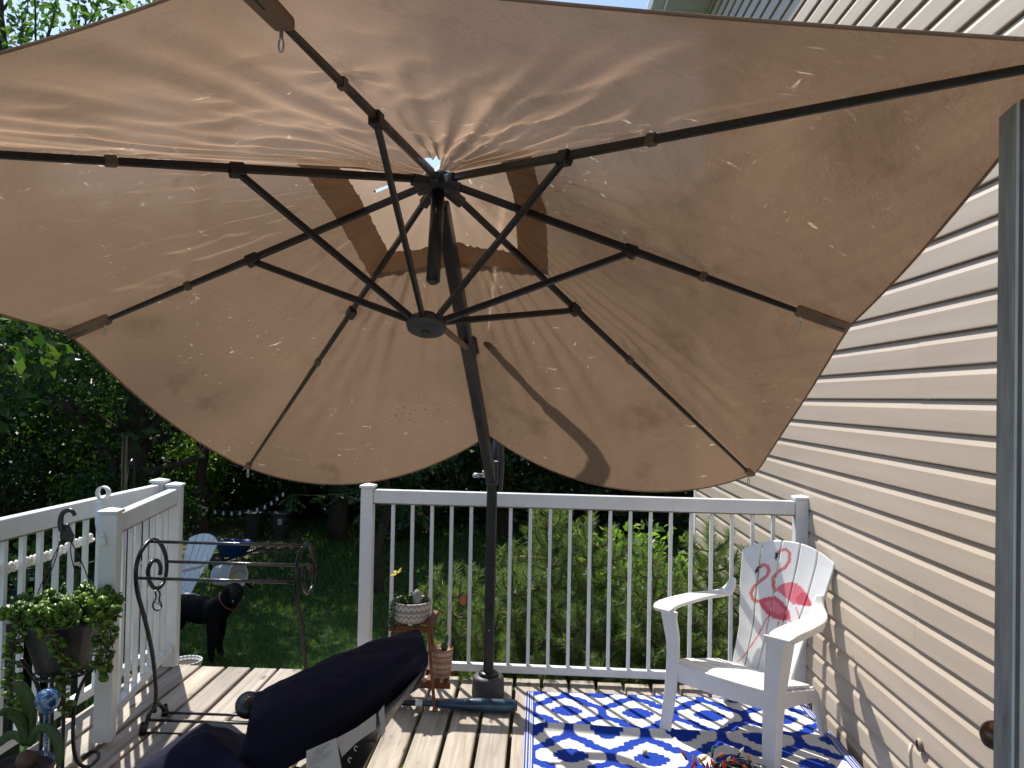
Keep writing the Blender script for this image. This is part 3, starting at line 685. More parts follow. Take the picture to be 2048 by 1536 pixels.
# ---------------------------------------------------------------- navy cushion seat in the foreground
def gridmesh(rows, name, sub=3):
    m = MB(); n = len(rows[0]); vs = [p for r in rows for p in r]
    fs = [(i*n+j, i*n+j+1, (i+1)*n+j+1, (i+1)*n+j) for i in range(len(rows)-1) for j in range(n-1)]
    m.add(vs, fs, True); return m.mesh(name)
nc = thing('patio_chair', 'navy padded folding patio chair lying tilted in the foreground with paper tags', 'chair')
def ray_row(pts): return [atY(x, y, Y) for x, y, Y in pts]
back = ray_row([(522, 1400, 2.62), (575, 1366, 2.66), (640, 1334, 2.74), (720, 1302, 2.84), (790, 1277, 2.93), (836, 1270, 2.98)])
topn = ray_row([(512, 1398, 2.50), (568, 1372, 2.55), (640, 1340, 2.65), (720, 1306, 2.76), (792, 1280, 2.86), (842, 1276, 2.91)])
cre = ray_row([(497, 1446, 2.36), (565, 1428, 2.40), (640, 1400, 2.48), (720, 1362, 2.58), (800, 1320, 2.70), (850, 1295, 2.78)])
mid = ray_row([(478, 1500, 2.40), (560, 1476, 2.45), (640, 1440, 2.53), (725, 1400, 2.65), (800, 1356, 2.76), (851, 1312, 2.84)])
low = ray_row([(455, 1600, 2.44), (545, 1545, 2.50), (628, 1492, 2.58), (712, 1452, 2.70), (785, 1408, 2.81), (838, 1352, 2.90)])
und = [p+Vector((0, .10, .02)) for p in low]; und2 = [p+Vector((-.02, .24, -.02)) for p in low]
endc = [p+Vector((0, .06, -.10)) for p in back]
LL = lambda A_, B_, f: [a_.lerp(b_, f) for a_, b_ in zip(A_, B_)]
rows = [endc, LL(endc, back, .85), back, LL(back, topn, .3), topn, LL(topn, cre, .12), LL(topn, cre, .88), cre, LL(cre, mid, .10), mid, LL(mid, low, .9), low, LL(low, und, .2), und, und2]
rows = [[r_[0], r_[0].lerp(r_[1], .05)]+r_[1:-1]+[r_[-2].lerp(r_[-1], .94), r_[-1]] for r_ in rows]
me = gridmesh(rows, 'cushion'); o = obj('cushion', me, M['navy'], nc)
s_ = o.modifiers.new('s', 'SOLIDIFY'); s_.thickness = .02; s_.offset = -1
s_ = o.modifiers.new('ss', 'SUBSURF'); s_.levels = s_.render_levels = 3
tx = bpy.data.textures.new('folds', 'CLOUDS'); tx.noise_scale = .10
d_ = o.modifiers.new('d', 'DISPLACE'); d_.texture = tx; d_.strength = .022; d_.texture_coords = 'GLOBAL'
MB().tube([p+Vector((0, -.006, -.002)) for p in cre], .0035, 6).build('seam', M['navy'], nc)
# second cushion, the seat, low at the frame's edge
sr = [ray_row([(200, 1580, 2.45), (300, 1512, 2.55), (372, 1462, 2.62), (410, 1442, 2.66), (440, 1462, 2.64), (500, 1520, 2.55)]),
      ray_row([(180, 1600, 2.25), (290, 1530, 2.33), (370, 1480, 2.40), (412, 1462, 2.43), (448, 1486, 2.42), (505, 1545, 2.34)]),
      ray_row([(150, 1700, 2.15), (290, 1640, 2.2), (360, 1600, 2.25), (415, 1580, 2.3), (460, 1600, 2.3), (510, 1640, 2.26)])]
sr = [[r_[0], r_[1], r_[2], r_[2].lerp(r_[3], .7), r_[3], r_[3].lerp(r_[4], .25), r_[4], r_[5]] for r_ in sr]
sr = [[p+Vector((0, .22, -.10)) for p in sr[0]], [p+Vector((0, .02, -.01)) for p in sr[0]]]+[sr[0], [a_.lerp(b_, .12) for a_, b_ in zip(sr[0], sr[1])], [a_.lerp(b_, .9) for a_, b_ in zip(sr[0], sr[1])], sr[1], sr[2]]+[[p+Vector((0, .2, -.06)) for p in sr[2]]]
o = obj('seat_cushion', gridmesh(sr, 'seat_cushion'), M['navy'], nc); s_ = o.modifiers.new('ss', 'SUBSURF'); s_.subdivision_type = 'CATMULL_CLARK'; s_.levels = s_.render_levels = 3
d_ = o.modifiers.new('d', 'DISPLACE'); d_.texture = tx; d_.strength = .014; d_.texture_coords = 'GLOBAL'
pc = atY(497, 1410, 2.60)
ellipse_mb(MB(), (0, 0, 0), 1, 14, 24).build('armrest_end', M['black'], nc)
ae = bpy.data.objects['armrest_end']; ae.location = pc; ae.scale = (.045, .07, .040); ae.rotation_euler = (0, .2, .3)
# black frame under it
m = MB(); lw = [low[2]+Vector((.02, .12, -.06)), low[5]+Vector((-.02, .12, -.08))]
m.tube([lw[0], lw[1]], .012); m.tube([low[1]+Vector((.05, .1, -.03)), Vector((-.80, 2.40, .012))], .012); m.tube([lw[0]+Vector((0, .15, -.05)), Vector((-.95, 2.95, .012))], .012)
m.tube([low[0]+Vector((.05, .1, 0)), Vector((-1.0, 2.6, .012))], .012); m.tube([Vector((-1.0, 2.6, .012)), Vector((-.80, 2.40, .012))], .012); m.build('frame', M['black'], nc)
A = ray_row([(665, 1500, 2.50), (758, 1430, 2.62), (800, 1392, 2.70), (842, 1345, 2.80)]); Bq = ray_row([(690, 1600, 2.52), (748, 1490, 2.66), (790, 1425, 2.74), (820, 1385, 2.82)])
o = obj('mesh_sling', gridmesh([A, Bq], 'mesh_sling'), M['black'], nc); o.location = (0, .03, 0); s_ = o.modifiers.new('s', 'SOLIDIFY'); s_.thickness = .004
for (x, y) in ((712, 1497), (700, 1520)):
    c0 = atY(x, y, 2.50); MB().tube([c0+Vector((math.cos(a)*.006, 0, math.sin(a)*.008)) for a in np.linspace(.6, 5, 9)], .0016, 6).build('lacing_hook', M['fascia'], nc)
def tagcard(pts, nm='paper_tag'):
    P = [atY(x, y, Y) for x, y, Y in pts]; m = MB(); m.prism(P, (0, .0015, 0)); return m.build(nm, M['paper'], nc)
tagcard([(671, 1478, 2.43), (712, 1456, 2.47), (752, 1427, 2.51), (752, 1458, 2.51), (712, 1486, 2.47), (684, 1514, 2.44)])
tagcard([(757, 1425, 2.53), (768, 1410, 2.54), (771, 1462, 2.54), (764, 1476, 2.54)])
tc = [(613, 1502, 2.40), (672, 1476, 2.42), (687, 1560, 2.42), (611, 1585, 2.40)]
tg = tagcard(tc, 'care_label'); m = MB()
a0, a1, a3 = (atY(*tc[i]) for i in (0, 1, 3)); ex_, ey_ = (a1-a0), (a3-a0)
rr_ = random.Random(3)
def inkbar(u0, u1, v, h):
    p = [a0+ex_*u0+ey_*v, a0+ex_*u1+ey_*v, a0+ex_*u1+ey_*(v+h), a0+ex_*u0+ey_*(v+h)]; m.add([q_+Vector((0, -.0008, 0)) for q_ in p], [(0, 1, 2, 3)])
for v, u0, u1, h in ((.06, .3, .78, .012), (.10, .22, .86, .012), (.14, .30, .72, .012), (.18, .12, .60, .012)):
    u = u0
    while u < u1: w_ = rr_.uniform(.02, .07); inkbar(u, min(u1, u+w_), v+rr_.uniform(-.002, .002), h); u += w_+.018
for k in range(16):
    u = .10; v = .24+.03*k+(.03 if k > 6 else 0)
    while u < .9: w_ = rr_.uniform(.02, .08); inkbar(u, min(.92, u+w_), v, .006); u += w_+.014
p = a0+ex_*.46+ey_*.215; m.add([p+Vector((0, -.0009, 0)), p+ex_*.05+Vector((0, -.0009, 0)), p+ex_*.025-ey_*.028+Vector((0, -.0009, 0))], [(0, 1, 2)])
m.build('printed_text', M['ink'], nc)

# ---------------------------------------------------------------- quilt rack
qr = thing('quilt_rack', 'black wrought iron quilt rack with scrolled ends standing by the gate', 'rack')
XL, XR = -1.73, -1.03
def PX(pts, X): return [atX(x, y, X) for x, y in pts]
side = [(309, 1425), (312, 1380), (305, 1310), (290, 1240), (275, 1185), (272, 1140), (281, 1105), (300, 1081), (318, 1084), (331, 1110), (333, 1140), (327, 1165), (312, 1177), (300, 1165), (296, 1142), (303, 1124), (314, 1121), (321, 1133), (320, 1150)]
sp = spl(PX(side, XL), 6); MB().tube(sp, .0095, 8).build('end_frame', M['iron'], qr)
MB().tube([p+Vector((XR-XL, 0, 0)) for p in sp], .0095, 8).build('end_frame', M['iron'], qr)
for X in (XL, XR):
    dX = Vector((X-XL, 0, 0))
    ft = [p+dX for p in spl(PX([(285, 1480), (292, 1450), (300, 1425), (313, 1408), (325, 1415), (330, 1432)], XL), 5)]
    f0, f1 = ft[0].copy(), ft[-1].copy(); ft[0].z = .01; ft[-1].z = .01
    m = MB(); m.tube(ft, .010, 8); m.build('foot', M['iron'], qr)
    for q_ in (ft[0], ft[-1]): MB().lathe([(0, 0), (.018, 0), (.014, .03), (.010, .05)], (q_.x, q_.y, 0), 12).build('foot_pad', M['iron'], qr)
for x, y in ((300, 1083), (331, 1123), (276, 1156)):
    p = atX(x, y, XL); MB().tube([p, p+Vector((XR-XL, 0, 0))], .0072, 8).build('rail', simple('steel_rail', (.10, .10, .105), .22, .15, 60, metal=.85) if 'rail_m' not in M else M['rail_m'], qr)
for x, y in ((325, 1425), (290, 1466), (298, 1440)):
    p = atX(x, y, XL); MB().tube([p, p+Vector((XR-XL, 0, 0))], .0065, 8).build('lower_bar', M['iron'], qr)
cb = thing('carabiner', 'black metal bottle opener clip hanging from the rack scroll', 'clip', atX(314, 1178, XL+.02))
def loc(x, y): return atX(x, y, XL+.02)-cb.location
m = MB(); m.tube(spl([loc(310, 1181), loc(312, 1195), loc(306, 1208), loc(308, 1218), loc(316, 1221), loc(323, 1212), loc(318, 1200), loc(320, 1188), loc(316, 1180)], 5), .004, 6); m.build('clip_frame', M['black'], cb)
m = MB(); m.tube(spl([loc(308, 1200), loc(314, 1208), loc(322, 1204)], 4), .004, 6); m.build('clip_gate', M['bright'], cb)

# ---------------------------------------------------------------- leaf helpers
def leaf_cloud(P, D, size, w=.5, bend=.15, jitter=1.0, szv=.35):
    """P positions, D main directions: kite shaped, slightly folded leaves (numpy)"""
    n = len(P); sz = size*(1+rng.uniform(-szv, szv, n))[:, None]
    D = D/np.linalg.norm(D, axis=1, keepdims=True)
    R_ = rng.normal(0, 1, (n, 3)); Sx = np.cross(D, R_); Sx /= np.linalg.norm(Sx, axis=1, keepdims=True)+1e-9; Nn = np.cross(Sx, D)
    b = P; l = P+D*sz*.45+Sx*sz*w/2+Nn*sz*bend*.6; r = P+D*sz*.45-Sx*sz*w/2+Nn*sz*bend*.6; t = P+D*sz-Nn*sz*bend
    return np.stack([b, r, t, l], 1).reshape(-1, 3), np.arange(4*n).reshape(-1, 4)
def rdir(n, up=0.0):
    d = rng.normal(0, 1, (n, 3)); d[:, 2] += up; return d
def cluster(centers, rad, per, squash=.7):
    c = np.repeat(centers, per, 0); o_ = rng.normal(0, 1, c.shape)*rad; o_[:, 2] *= squash; return c+o_

# ---------------------------------------------------------------- hanging basket on iron stand
SC = simple('ribbed_black_pot', (.02, .02, .024), .45, .2, 30)
PB = Vector((-1.86, 2.95, 0)); rimz = .615
PB.x = atY(128, 1255, 2.95).x
bk = thing('hanging_pot', 'black ribbed hanging pot overflowing with trailing green succulents, by the left railing', 'pot', (PB.x, PB.y, 0))
n = 72; m = MB(); prof = [(.085, .405), (.092, .41), (.118, .50), (.140, .585), (.150, .60), (.156, .612), (.150, .618), (.140, .60), (.13, .585), (0, .585)]
vs = []
for i, (r_, z_) in enumerate(prof):
    for k in range(n):
        rr = r_*(1+(.012 if k % 3 == 0 and 1 < i < 4 else 0)); a = 2*math.pi*k/n; vs.append((rr*math.cos(a), rr*math.sin(a), z_))
m.add(vs, [(i*n+k, i*n+(k+1) % n, (i+1)*n+(k+1) % n, (i+1)*n+k) for i in range(len(prof)-1) for k in range(n)], True); m.add(vs[:n], [tuple(range(n))[::-1]])
m.build('pot', SC, bk)
m = MB(); m.lathe([(0, .598), (.138, .596)], n=24); m.build('soil', M['soil'], bk)
hk = atY(131, 1066, 2.93)-bk.location
m = MB(); pts_ = [atY(x, y, 2.93)-bk.location for x, y in ((124, 1062), (121, 1045), (124, 1028), (134, 1021), (144, 1022), (150, 1031))]
sp_ = spl(pts_, 5); m.tube(sp_, list(np.linspace(.012, .0075, len(sp_))), 10); m.build('hook', M['black'], bk)
m = MB(); a_, b_, c_, d_, e_ = (atY(x, y, 2.93)-bk.location for x, y in ((118, 1048), (134, 1048), (145, 1072), (142, 1086), (120, 1078)))
m.prism([a_, b_, c_, d_, e_], (0, .016, 0)); m.build('hook_plate', M['black'], bk, .004)
for (x0, y0), (x1, y1), (xm, ym), ang in (((142, 1082), (208, 1205), (170, 1140), 0), ((122, 1082), (60, 1205), (96, 1138), 180), ((120, 1078), (110, 1240), (107, 1130), 250), ((142, 1080), (132, 1190), (144, 1120), 90)):
    aa = math.radians(ang); m = MB(); p2 = Vector((.15*math.cos(aa), .15*math.sin(aa), .612))
    p1 = atY(x0, y0, 2.93)-bk.location; pm = p1.lerp(p2, .45)+Vector((0, 0, 0)); pmx = atY(xm, ym, 2.93+.4*p2.y)-bk.location
    m.tube(spl([p1, pmx, p2], 6), .0022, 6); m.build('hanger_wire', M['black'], bk)
# succulents: paddles along stems
def succ_strand(pts, step, size):
    P = spl(pts, 8); out = []
    for i, p in enumerate(P[:-1]):
        t = (P[i+1]-p).normalized()
        for k in range(3):
            a = i*1.3+k*2.1; u = t.orthogonal(); v_ = t.cross(u); d = (u*math.cos(a)+v_*math.sin(a))+t*.25+Vector((0, 0, .35)); out.append((p, d.normalized(), size*random.uniform(.75, 1.15)))
    return out
def paddle_mesh(items, name):   # rounded fleshy leaves: hexagonal discs with thickness
    V = []; Fc = []; F3 = []
    for p, d, s_ in items:
        u = d.cross(Vector((random.gauss(0, 1), random.gauss(0, 1), random.gauss(0, 1)))).normalized(); nn = u.cross(d); b = len(V)
        ring = [(0, .08), (.38, .35), (.5, .7), (.30, .98), (-.30, .98), (-.5, .7), (-.38, .35)]
        for x, y in ring: V.append(p+u*x*s_*.85+d*y*s_)
        V.append(p+d*.6*s_+nn*.13*s_); V.append(p+d*.6*s_-nn*.10*s_)
        for i in range(7): F3.append((b+i, b+(i+1) % 7, b+7)); F3.append((b+(i+1) % 7, b+i, b+8))
    return np_mesh(name, [tuple(v) for v in V], F3, 3, True)
items = []; X0 = Vector((0, 0, .61))
for k in range(95):
    a = random.uniform(0, 6.28); r_ = .15*math.sqrt(random.random()); b0 = Vector((r_*math.cos(a), r_*math.sin(a), .60)); h = random.uniform(.035, .085)
    tip = b0+Vector((math.cos(a)*.05*r_/.15, math.sin(a)*.05*r_/.15, h))
    for q_ in np.linspace(0, 1, 6):
        p = b0.lerp(tip, q_)
        for j in range(3): items.append((p, Vector((random.gauss(0, 1), random.gauss(0, 1), .9)).normalized(), random.uniform(.026, .042)))
def lb(x, y, Y): return atY(x, y, Y)-bk.location
strs = [[lb(75, 1240, 2.85), lb(50, 1250, 2.82), lb(32, 1290, 2.82), lb(28, 1350, 2.82), lb(25, 1400, 2.84), lb(30, 1430, 2.84)],
        [lb(60, 1235, 2.9), lb(35, 1265, 2.86), lb(20, 1310, 2.86), lb(18, 1370, 2.87), lb(35, 1420, 2.87)],
        [lb(190, 1230, 2.9), lb(215, 1250, 2.87), lb(222, 1280, 2.87), lb(212, 1310, 2.87), lb(208, 1340, 2.87), lb(215, 1345, 2.87)],
        [lb(200, 1225, 2.95), lb(225, 1228, 2.93), lb(236, 1228, 2.92)], [lb(190, 1235, 2.85), lb(205, 1270, 2.83), lb(198, 1310, 2.83), lb(190, 1345, 2.83)],
        [lb(88, 1250, 2.80), lb(105, 1275, 2.79), lb(118, 1305, 2.79), lb(135, 1330, 2.80), lb(150, 1340, 2.80)],
        [lb(130, 1355, 2.85), lb(122, 1380, 2.85), lb(130, 1415, 2.85), lb(140, 1420, 2.85)], [lb(70, 1225, 2.8), lb(48, 1225, 2.8), lb(40, 1240, 2.8)]]
for st_ in strs: items += succ_strand(st_, 1, .036)[::2]
obj('succulent_foliage', paddle_mesh(items, 'succulent_foliage'), M['succ'], bk)
m = MB()
for st_ in strs: m.tube(spl(st_, 5), .003, 5)
m.build('stem', M['twig'], bk)
# iron stand
ps = thing('plant_stand', 'black curled iron plant stand holding up the hanging succulent pot', 'plant stand')
def sp3(pts): return spl([atY(*p) for p in pts], 6)
legs = [[(205, 1310, 2.9), (188, 1335, 2.9), (165, 1365, 2.9), (150, 1410, 2.88), (146, 1470, 2.84), (152, 1518, 2.86), (172, 1534, 2.9), (194, 1520, 2.96), (196, 1506, 3.0), (182, 1504, 3.0), (164, 1518, 2.98)],
        [(42, 1318, 2.9), (60, 1345, 2.9), (76, 1375, 2.9), (82, 1420, 2.88), (82, 1490, 2.84), (74, 1545, 2.84), (56, 1560, 2.84), (44, 1548, 2.84)],
        [(127, 1345, 2.98), (128, 1400, 2.97), (126, 1470, 2.95), (124, 1560, 2.84)], [(104, 1345, 2.86), (103, 1400, 2.84), (104, 1480, 2.82), (104, 1590, 2.8)]]
for L_ in legs: MB().tube(sp3(L_), .0075, 8).build('leg', M['iron'], ps)
m = MB(); m.tube([Vector((PB.x+.098*math.cos(a), PB.y+.098*math.sin(a), .398)) for a in np.linspace(0, 2*math.pi, 25)], .006, 6, False); m.build('ring', M['iron'], ps)
m = MB(); m.tube([Vector((PB.x-.10+.004, PB.y, .398)), Vector((PB.x+.096, PB.y, .398))], .005, 6); m.tube([Vector((PB.x, PB.y-.096, .390)), Vector((PB.x, PB.y+.096, .390))], .005, 6); m.build('cross_bar', M['iron'], ps)

# amaryllis pot and glass globe
AP = atZ(50, 1512, .21); AP = atY(50, 1518, 2.62)
ap = thing('flower_pot', 'dark plastic pot with strap leaved bulb plant in the bottom left corner', 'pot', (AP.x, AP.y, .005))
rz_ = AP.z-.02
MB().lathe([(0, 0), (.068, 0), (.072, .005), (.088, rz_-.02), (.096, rz_-.018), (.097, rz_), (.091, rz_), (.086, rz_-.02), (0, rz_-.02)], n=32).build('pot', simple('dark_purple_plastic', (.05, .045, .06), .35, .2, 20), ap)
m = MB(); m.lathe([(0, rz_-.006), (.05, rz_-.01), (.085, rz_-.014)], n=20); so_ = m.build('soil', M['soil'], ap)
ellipse_mb(MB(), (0.005, .0, rz_+.012), .034, 8, 14).build('bulb', simple('brown_bulb_skin', (.12, .075, .05), .9, .5, 30, bump=.8, scale=(2, 2, .5)), ap)
def strap(pts, w0):
    P = spl([atY(*p)-ap.location for p in pts], 6); n_ = len(P); vs = []
    for i, p in enumerate(P):
        t = (P[min(i+1, n_-1)]-P[max(i-1, 0)]).normalized(); sd = t.cross(Vector((.25, -1, .1))).normalized(); f = i/(n_-1)
        w = w0*(.55+.9*math.sin(math.pi*min(1, f*1.0))**.8*.7)*(1-max(0, f-.8)/.2*.85); vs += [p-sd*w/2, p+Vector((0, .004, -.002)), p+sd*w/2]
    m = MB(); m.add(vs, [(3*i+k, 3*i+k+1, 3*i+4+k, 3*i+3+k) for i in range(n_-1) for k in (0, 1)], True)
    o = m.build('strap_leaf', M['strap'], ap); s_ = o.modifiers.new('s', 'SOLIDIFY'); s_.thickness = .0022
strap([(54, 1492, 2.62), (60, 1440, 2.60), (55, 1400, 2.58), (38, 1372, 2.56), (24, 1365, 2.55)], .042)
strap([(48, 1492, 2.62), (46, 1460, 2.6), (34, 1435, 2.57), (12, 1424, 2.54), (-6, 1432, 2.52)], .034)
strap([(58, 1492, 2.60), (72, 1462, 2.56), (94, 1458, 2.53), (112, 1476, 2.52), (119, 1512, 2.52), (112, 1545, 2.53)], .030)
strap([(50, 1490, 2.64), (30, 1470, 2.66), (8, 1478, 2.67), (-10, 1500, 2.68)], .028)
gl = thing('watering_globe', 'blue swirled glass watering globe with its stem in the corner pot', 'globe', atY(95, 1400, 2.56))
q = NT('blue_swirl_glass'); v = q.map(); nz = q.noise(v, 38, 3, .5, 1.5)
c = q.ramp(nz, [(.35, (.01, .03, .16)), (.5, (.03, .14, .34)), (.62, (.25, .42, .48))]); q.l(c, q.b.inputs['Base Color']); q.b.inputs['Roughness'].default_value = .06; q.b.inputs['Transmission Weight'].default_value = .35; q.b.inputs['Coat Weight'].default_value = .6
gls = q.m
MB().lathe([(.0, .040), (.016, .037), (.030, .027), (.039, .010), (.040, -.006), (.033, -.024), (.020, -.038), (.011, -.050), (.0085, -.07), (.0075, -.12), (.006, -.19)], n=28).build('bulb', gls, gl)
# ---------------------------------------------------------------- wooden stand by the railing
SX, SY = (atY(825, 1255, 3.80).x, 3.80)
wd = thing('wooden_plant_stand', 'small brown slatted wooden step stand in front of the railing', 'plant stand', (SX, SY, 0), 0)
zt_ = .385; bm_ = M['stain']
def wb(nm, a, b, w, h, up=(0, 0, 1)): return MB().bar(a, b, w, h, up).build(nm, bm_, wd, .0025, 1)
for k in range(4): wb('slat', (-.105+.07*k*.98, -.055, zt_), (-.105+.07*k*.98, .055, zt_), .030, .012)
wb('shelf_rail', (-.108, -.062, zt_-.020), (.108, -.062, zt_-.020), .012, .028); wb('shelf_rail', (-.108, .062, zt_-.020), (.108, .062, zt_-.020), .012, .028)
wb('slat', (.095, -.085, zt_+.008), (.112, .05, zt_+.03), .03, .028)
for x in (-.088, .085): wb('leg', (x, -.035, zt_-.02), (x+.062*(1 if x > 0 else -.6), -.185, .008), .026, .014, (1, 0, 0)); wb('leg', (x, .04, zt_-.02), (x+.02*(1 if x > 0 else -1), .17, .008), .026, .014, (1, 0, 0))
for k in range(5): wb('lower_slat', (.015+.042*k, -.10, .115), (.015+.042*k, .06, .115), .026, .010)
wb('shelf_rail', (-.09, -.105, .105), (.21, -.105, .105), .012, .028); wb('shelf_rail', (-.09, .065, .105), (.21, .065, .105), .012, .028)
for k in range(3): wb('lower_slat', (-.14+.045*k, -.10, .118), (-.14+.045*k, .06, .118), .026, .010)
# upper white pot
def patterned(name, c1, c2, zs, tri=True):
    q = NT(name); sx_ = q.n('ShaderNodeSeparateXYZ'); q.l(q.tc.outputs['Object'], sx_.inputs[0])
    an = q.n('ShaderNodeMath', operation='ARCTAN2'); q.l(sx_.outputs[1], an.inputs[0]); q.l(sx_.outputs[0], an.inputs[1])
    cb_ = q.n('ShaderNodeCombineXYZ'); mu = q.n('ShaderNodeMath', operation='MULTIPLY'); q.l(an.outputs[0], mu.inputs[0]); mu.inputs[1].default_value = 3.5
    mz = q.n('ShaderNodeMath', operation='MULTIPLY'); q.l(sx_.outputs[2], mz.inputs[0]); mz.inputs[1].default_value = zs
    # zigzag: |frac(a)-.5| compared with frac(z)
    pp_ = q.n('ShaderNodeMath', operation='PINGPONG'); q.l(mu.outputs[0], pp_.inputs[0]); pp_.inputs[1].default_value = .5
    ad = q.n('ShaderNodeMath', operation='ADD'); q.l(mz.outputs[0], ad.inputs[0]); q.l(pp_.outputs[0], ad.inputs[1])
    fr = q.n('ShaderNodeMath', operation='FRACT'); q.l(ad.outputs[0], fr.inputs[0])
    f2 = q.n('ShaderNodeMath', operation='FRACT'); m2 = q.n('ShaderNodeMath', operation='MULTIPLY'); q.l(mz.outputs[0], m2.inputs[0]); m2.inputs[1].default_value = .5; q.l(m2.outputs[0], f2.inputs[0])
    zz = q.ramp(fr.outputs[0], [(.28, g3(0)), (.36, g3(1)), (.62, g3(1)), (.70, g3(0))]); bd_ = q.ramp(f2.outputs[0], [(.06, g3(1)), (.12, g3(0)), (.9, g3(0)), (.95, g3(1))])
    k = q.mix(1, zz, bd_, 'LIGHTEN'); c = q.mix(k, c1, c2); nz = q.noise(q.map(), 60, 3); c = q.mix(.5, c, q.ramp(nz, [(.3, g3(.75)), (.7, g3(1.1))]), 'MULTIPLY')
    q.l(c, q.b.inputs['Base Color']); q.b.inputs['Roughness'].default_value = .8; q.bump(k, .5, .002); return q.m
wp = thing('carved_pot', 'oval whitish carved pot with succulents on top of the wooden stand', 'pot', (SX-.005, SY, zt_+.0075))
o = MB().lathe([(0, 0), (.080, 0), (.088, .006), (.098, .09), (.101, .098), (.096, .101), (.090, .094), (.088, .085), (0, .082)], n=40).build('pot', patterned('carved_white_ceramic', (.50, .48, .44), (.24, .22, .20), 36), wp)
MB().lathe([(0, .088), (.086, .086)], n=20).build('soil', M['soil'], wp)
m = MB(); m.lathe([(0, 0), (.022, 0), (.024, .03), (.021, .055), (.010, .07), (0, .073)], (.028, -.02, .086), 12); m.build('cactus', simple('pale_cactus', (.30, .31, .27), .8, .3, 60, bump=.6), wp)
m = MB(); ellipse_mb(m, (.068, -.01, .102), .018, 8, 12); ellipse_mb(m, (.064, .025, .100), .016, 8, 12); m.build('round_cactus', simple('dark_cactus', (.05, .06, .05), .7, .5, 80, bump=.8), wp)
items = []
for k in range(170):
    a = random.uniform(0, 6.28); r_ = .045*math.sqrt(random.random()); p = Vector((-.025+r_*math.cos(a), -.01+r_*math.sin(a), .09+random.uniform(0, .03))); items.append((p, Vector((random.gauss(0, 1), random.gauss(0, 1), .8)).normalized(), random.uniform(.009, .015)))
obj('rosette_leaves', paddle_mesh(items, 'rosette_leaves'), M['leafY'], wp)
P_ = []; D_ = []
for k in range(34):
    a = random.uniform(2.2, 5.0); x0 = -.085+.02*random.random(); y0 = -.05*math.sin(a*3)-.03
    ln = random.uniform(.06, .24)
    for z in np.linspace(0, ln, int(ln/.006)):
        P_.append((x0-.012-.01*math.sin(z*40+a)-.15*max(0, .05-abs(z-.03)), y0+random.gauss(0, .004), .105-z)); D_.append((random.gauss(0, 1), random.gauss(0, 1), .2))
V, Fq = leaf_cloud(np.array(P_), np.array(D_), .011, .6); obj('trailing_leaves', np_mesh('trailing_leaves', V, Fq), leafmat('blue_green_leaf', (.03, .09, .06), (.06, .14, .09), (.12, .20, .08), .3), wp)
yf = thing('flower_stake', 'yellow toy flower on a thin wire stake above the white pot', 'garden stake', (SX-.02, SY, zt_+.10))
pf = atY(793, 1146, 3.80)-yf.location
MB().tube([(.0, 0, 0), pf], .0015, 6).build('wire', M['iron'], yf)
m = MB(); yel = simple('yellow_plastic', (.70, .50, .02), .5, .1, 20, trans=.4)
dn = Vector((-.45, -.2, .85)).normalized(); u_v = dn.orthogonal().normalized(); w_v = dn.cross(u_v)
for k in range(5):
    a = k*1.2566; c0 = u_v*math.cos(a)+w_v*math.sin(a); s0_ = u_v*-math.sin(a)+w_v*math.cos(a)
    m.prism([pf+c0*.003, pf+c0*.018+s0_*.009, pf+c0*.034+s0_*.006+dn*.004, pf+c0*.036-s0_*.004+dn*.004, pf+c0*.018-s0_*.009], dn*.0012)
m.build('petals', yel, yf)
# lower pot
lp = thing('patterned_pot', 'terracotta pot with carved band pattern on the lower shelf of the wooden stand', 'pot', (SX+.155, SY-.02, .1205))
MB().lathe([(0, 0), (.043, 0), (.046, .004), (.055, .13), (.057, .142), (.053, .143), (.050, .13), (0, .126)], n=32).build('pot', patterned('carved_terracotta', (.30, .165, .10), (.52, .38, .28), 34), lp)
MB().lathe([(0, .128), (.0505, .126)], n=16).build('soil', M['soil'], lp)
m = MB(); m.lathe([(0, 0), (.016, .008), (.018, .03), (.008, .045), (0, .046)], (.012, 0, .125), 10); m.tube([(.020, 0, .165), (.024, 0, .195), (.022, .002, .215)], [.008, .009, .004], 8); m.build('cactus', simple('green_cactus', (.05, .09, .04), .7, .4, 60, bump=.6), lp)
ellipse_mb(MB(), (-.060, -.03, .125), .011, 6, 10).build('red_bloom', simple('dark_red_bloom', (.20, .02, .03), .6), lp)
bs = thing('butterfly_stake', 'orange butterfly ornament on a thin wire in front of the railing', 'garden stake', atY(925, 1198, 3.90))
m = MB(); Lb = lambda x, y: atY(x, y, 3.90)-bs.location
m.prism([Lb(927, 1184), Lb(933, 1190), Lb(933, 1202), Lb(929, 1212), Lb(922, 1209), Lb(917, 1201), Lb(918, 1193)], (0, .002, 0)); m.build('wing', simple('orange_wing', (.55, .22, .08), .6, .15, 20, trans=.3), bs)
m = MB(); m.prism([Lb(915, 1197), Lb(927, 1183), Lb(929, 1185), Lb(918, 1199)], (-.001, -.003, 0)); m.build('wing_edge', simple('blue_black_wing', (.02, .06, .09), .4), bs)
lpz = Vector((SX+.155-.03, SY, .24))-bs.location; MB().tube([(0, .003, 0), (-.05, 0, -.008), lpz+Vector((0, 0, .10)), lpz], .001, 5).build('wire', M['iron'], bs)
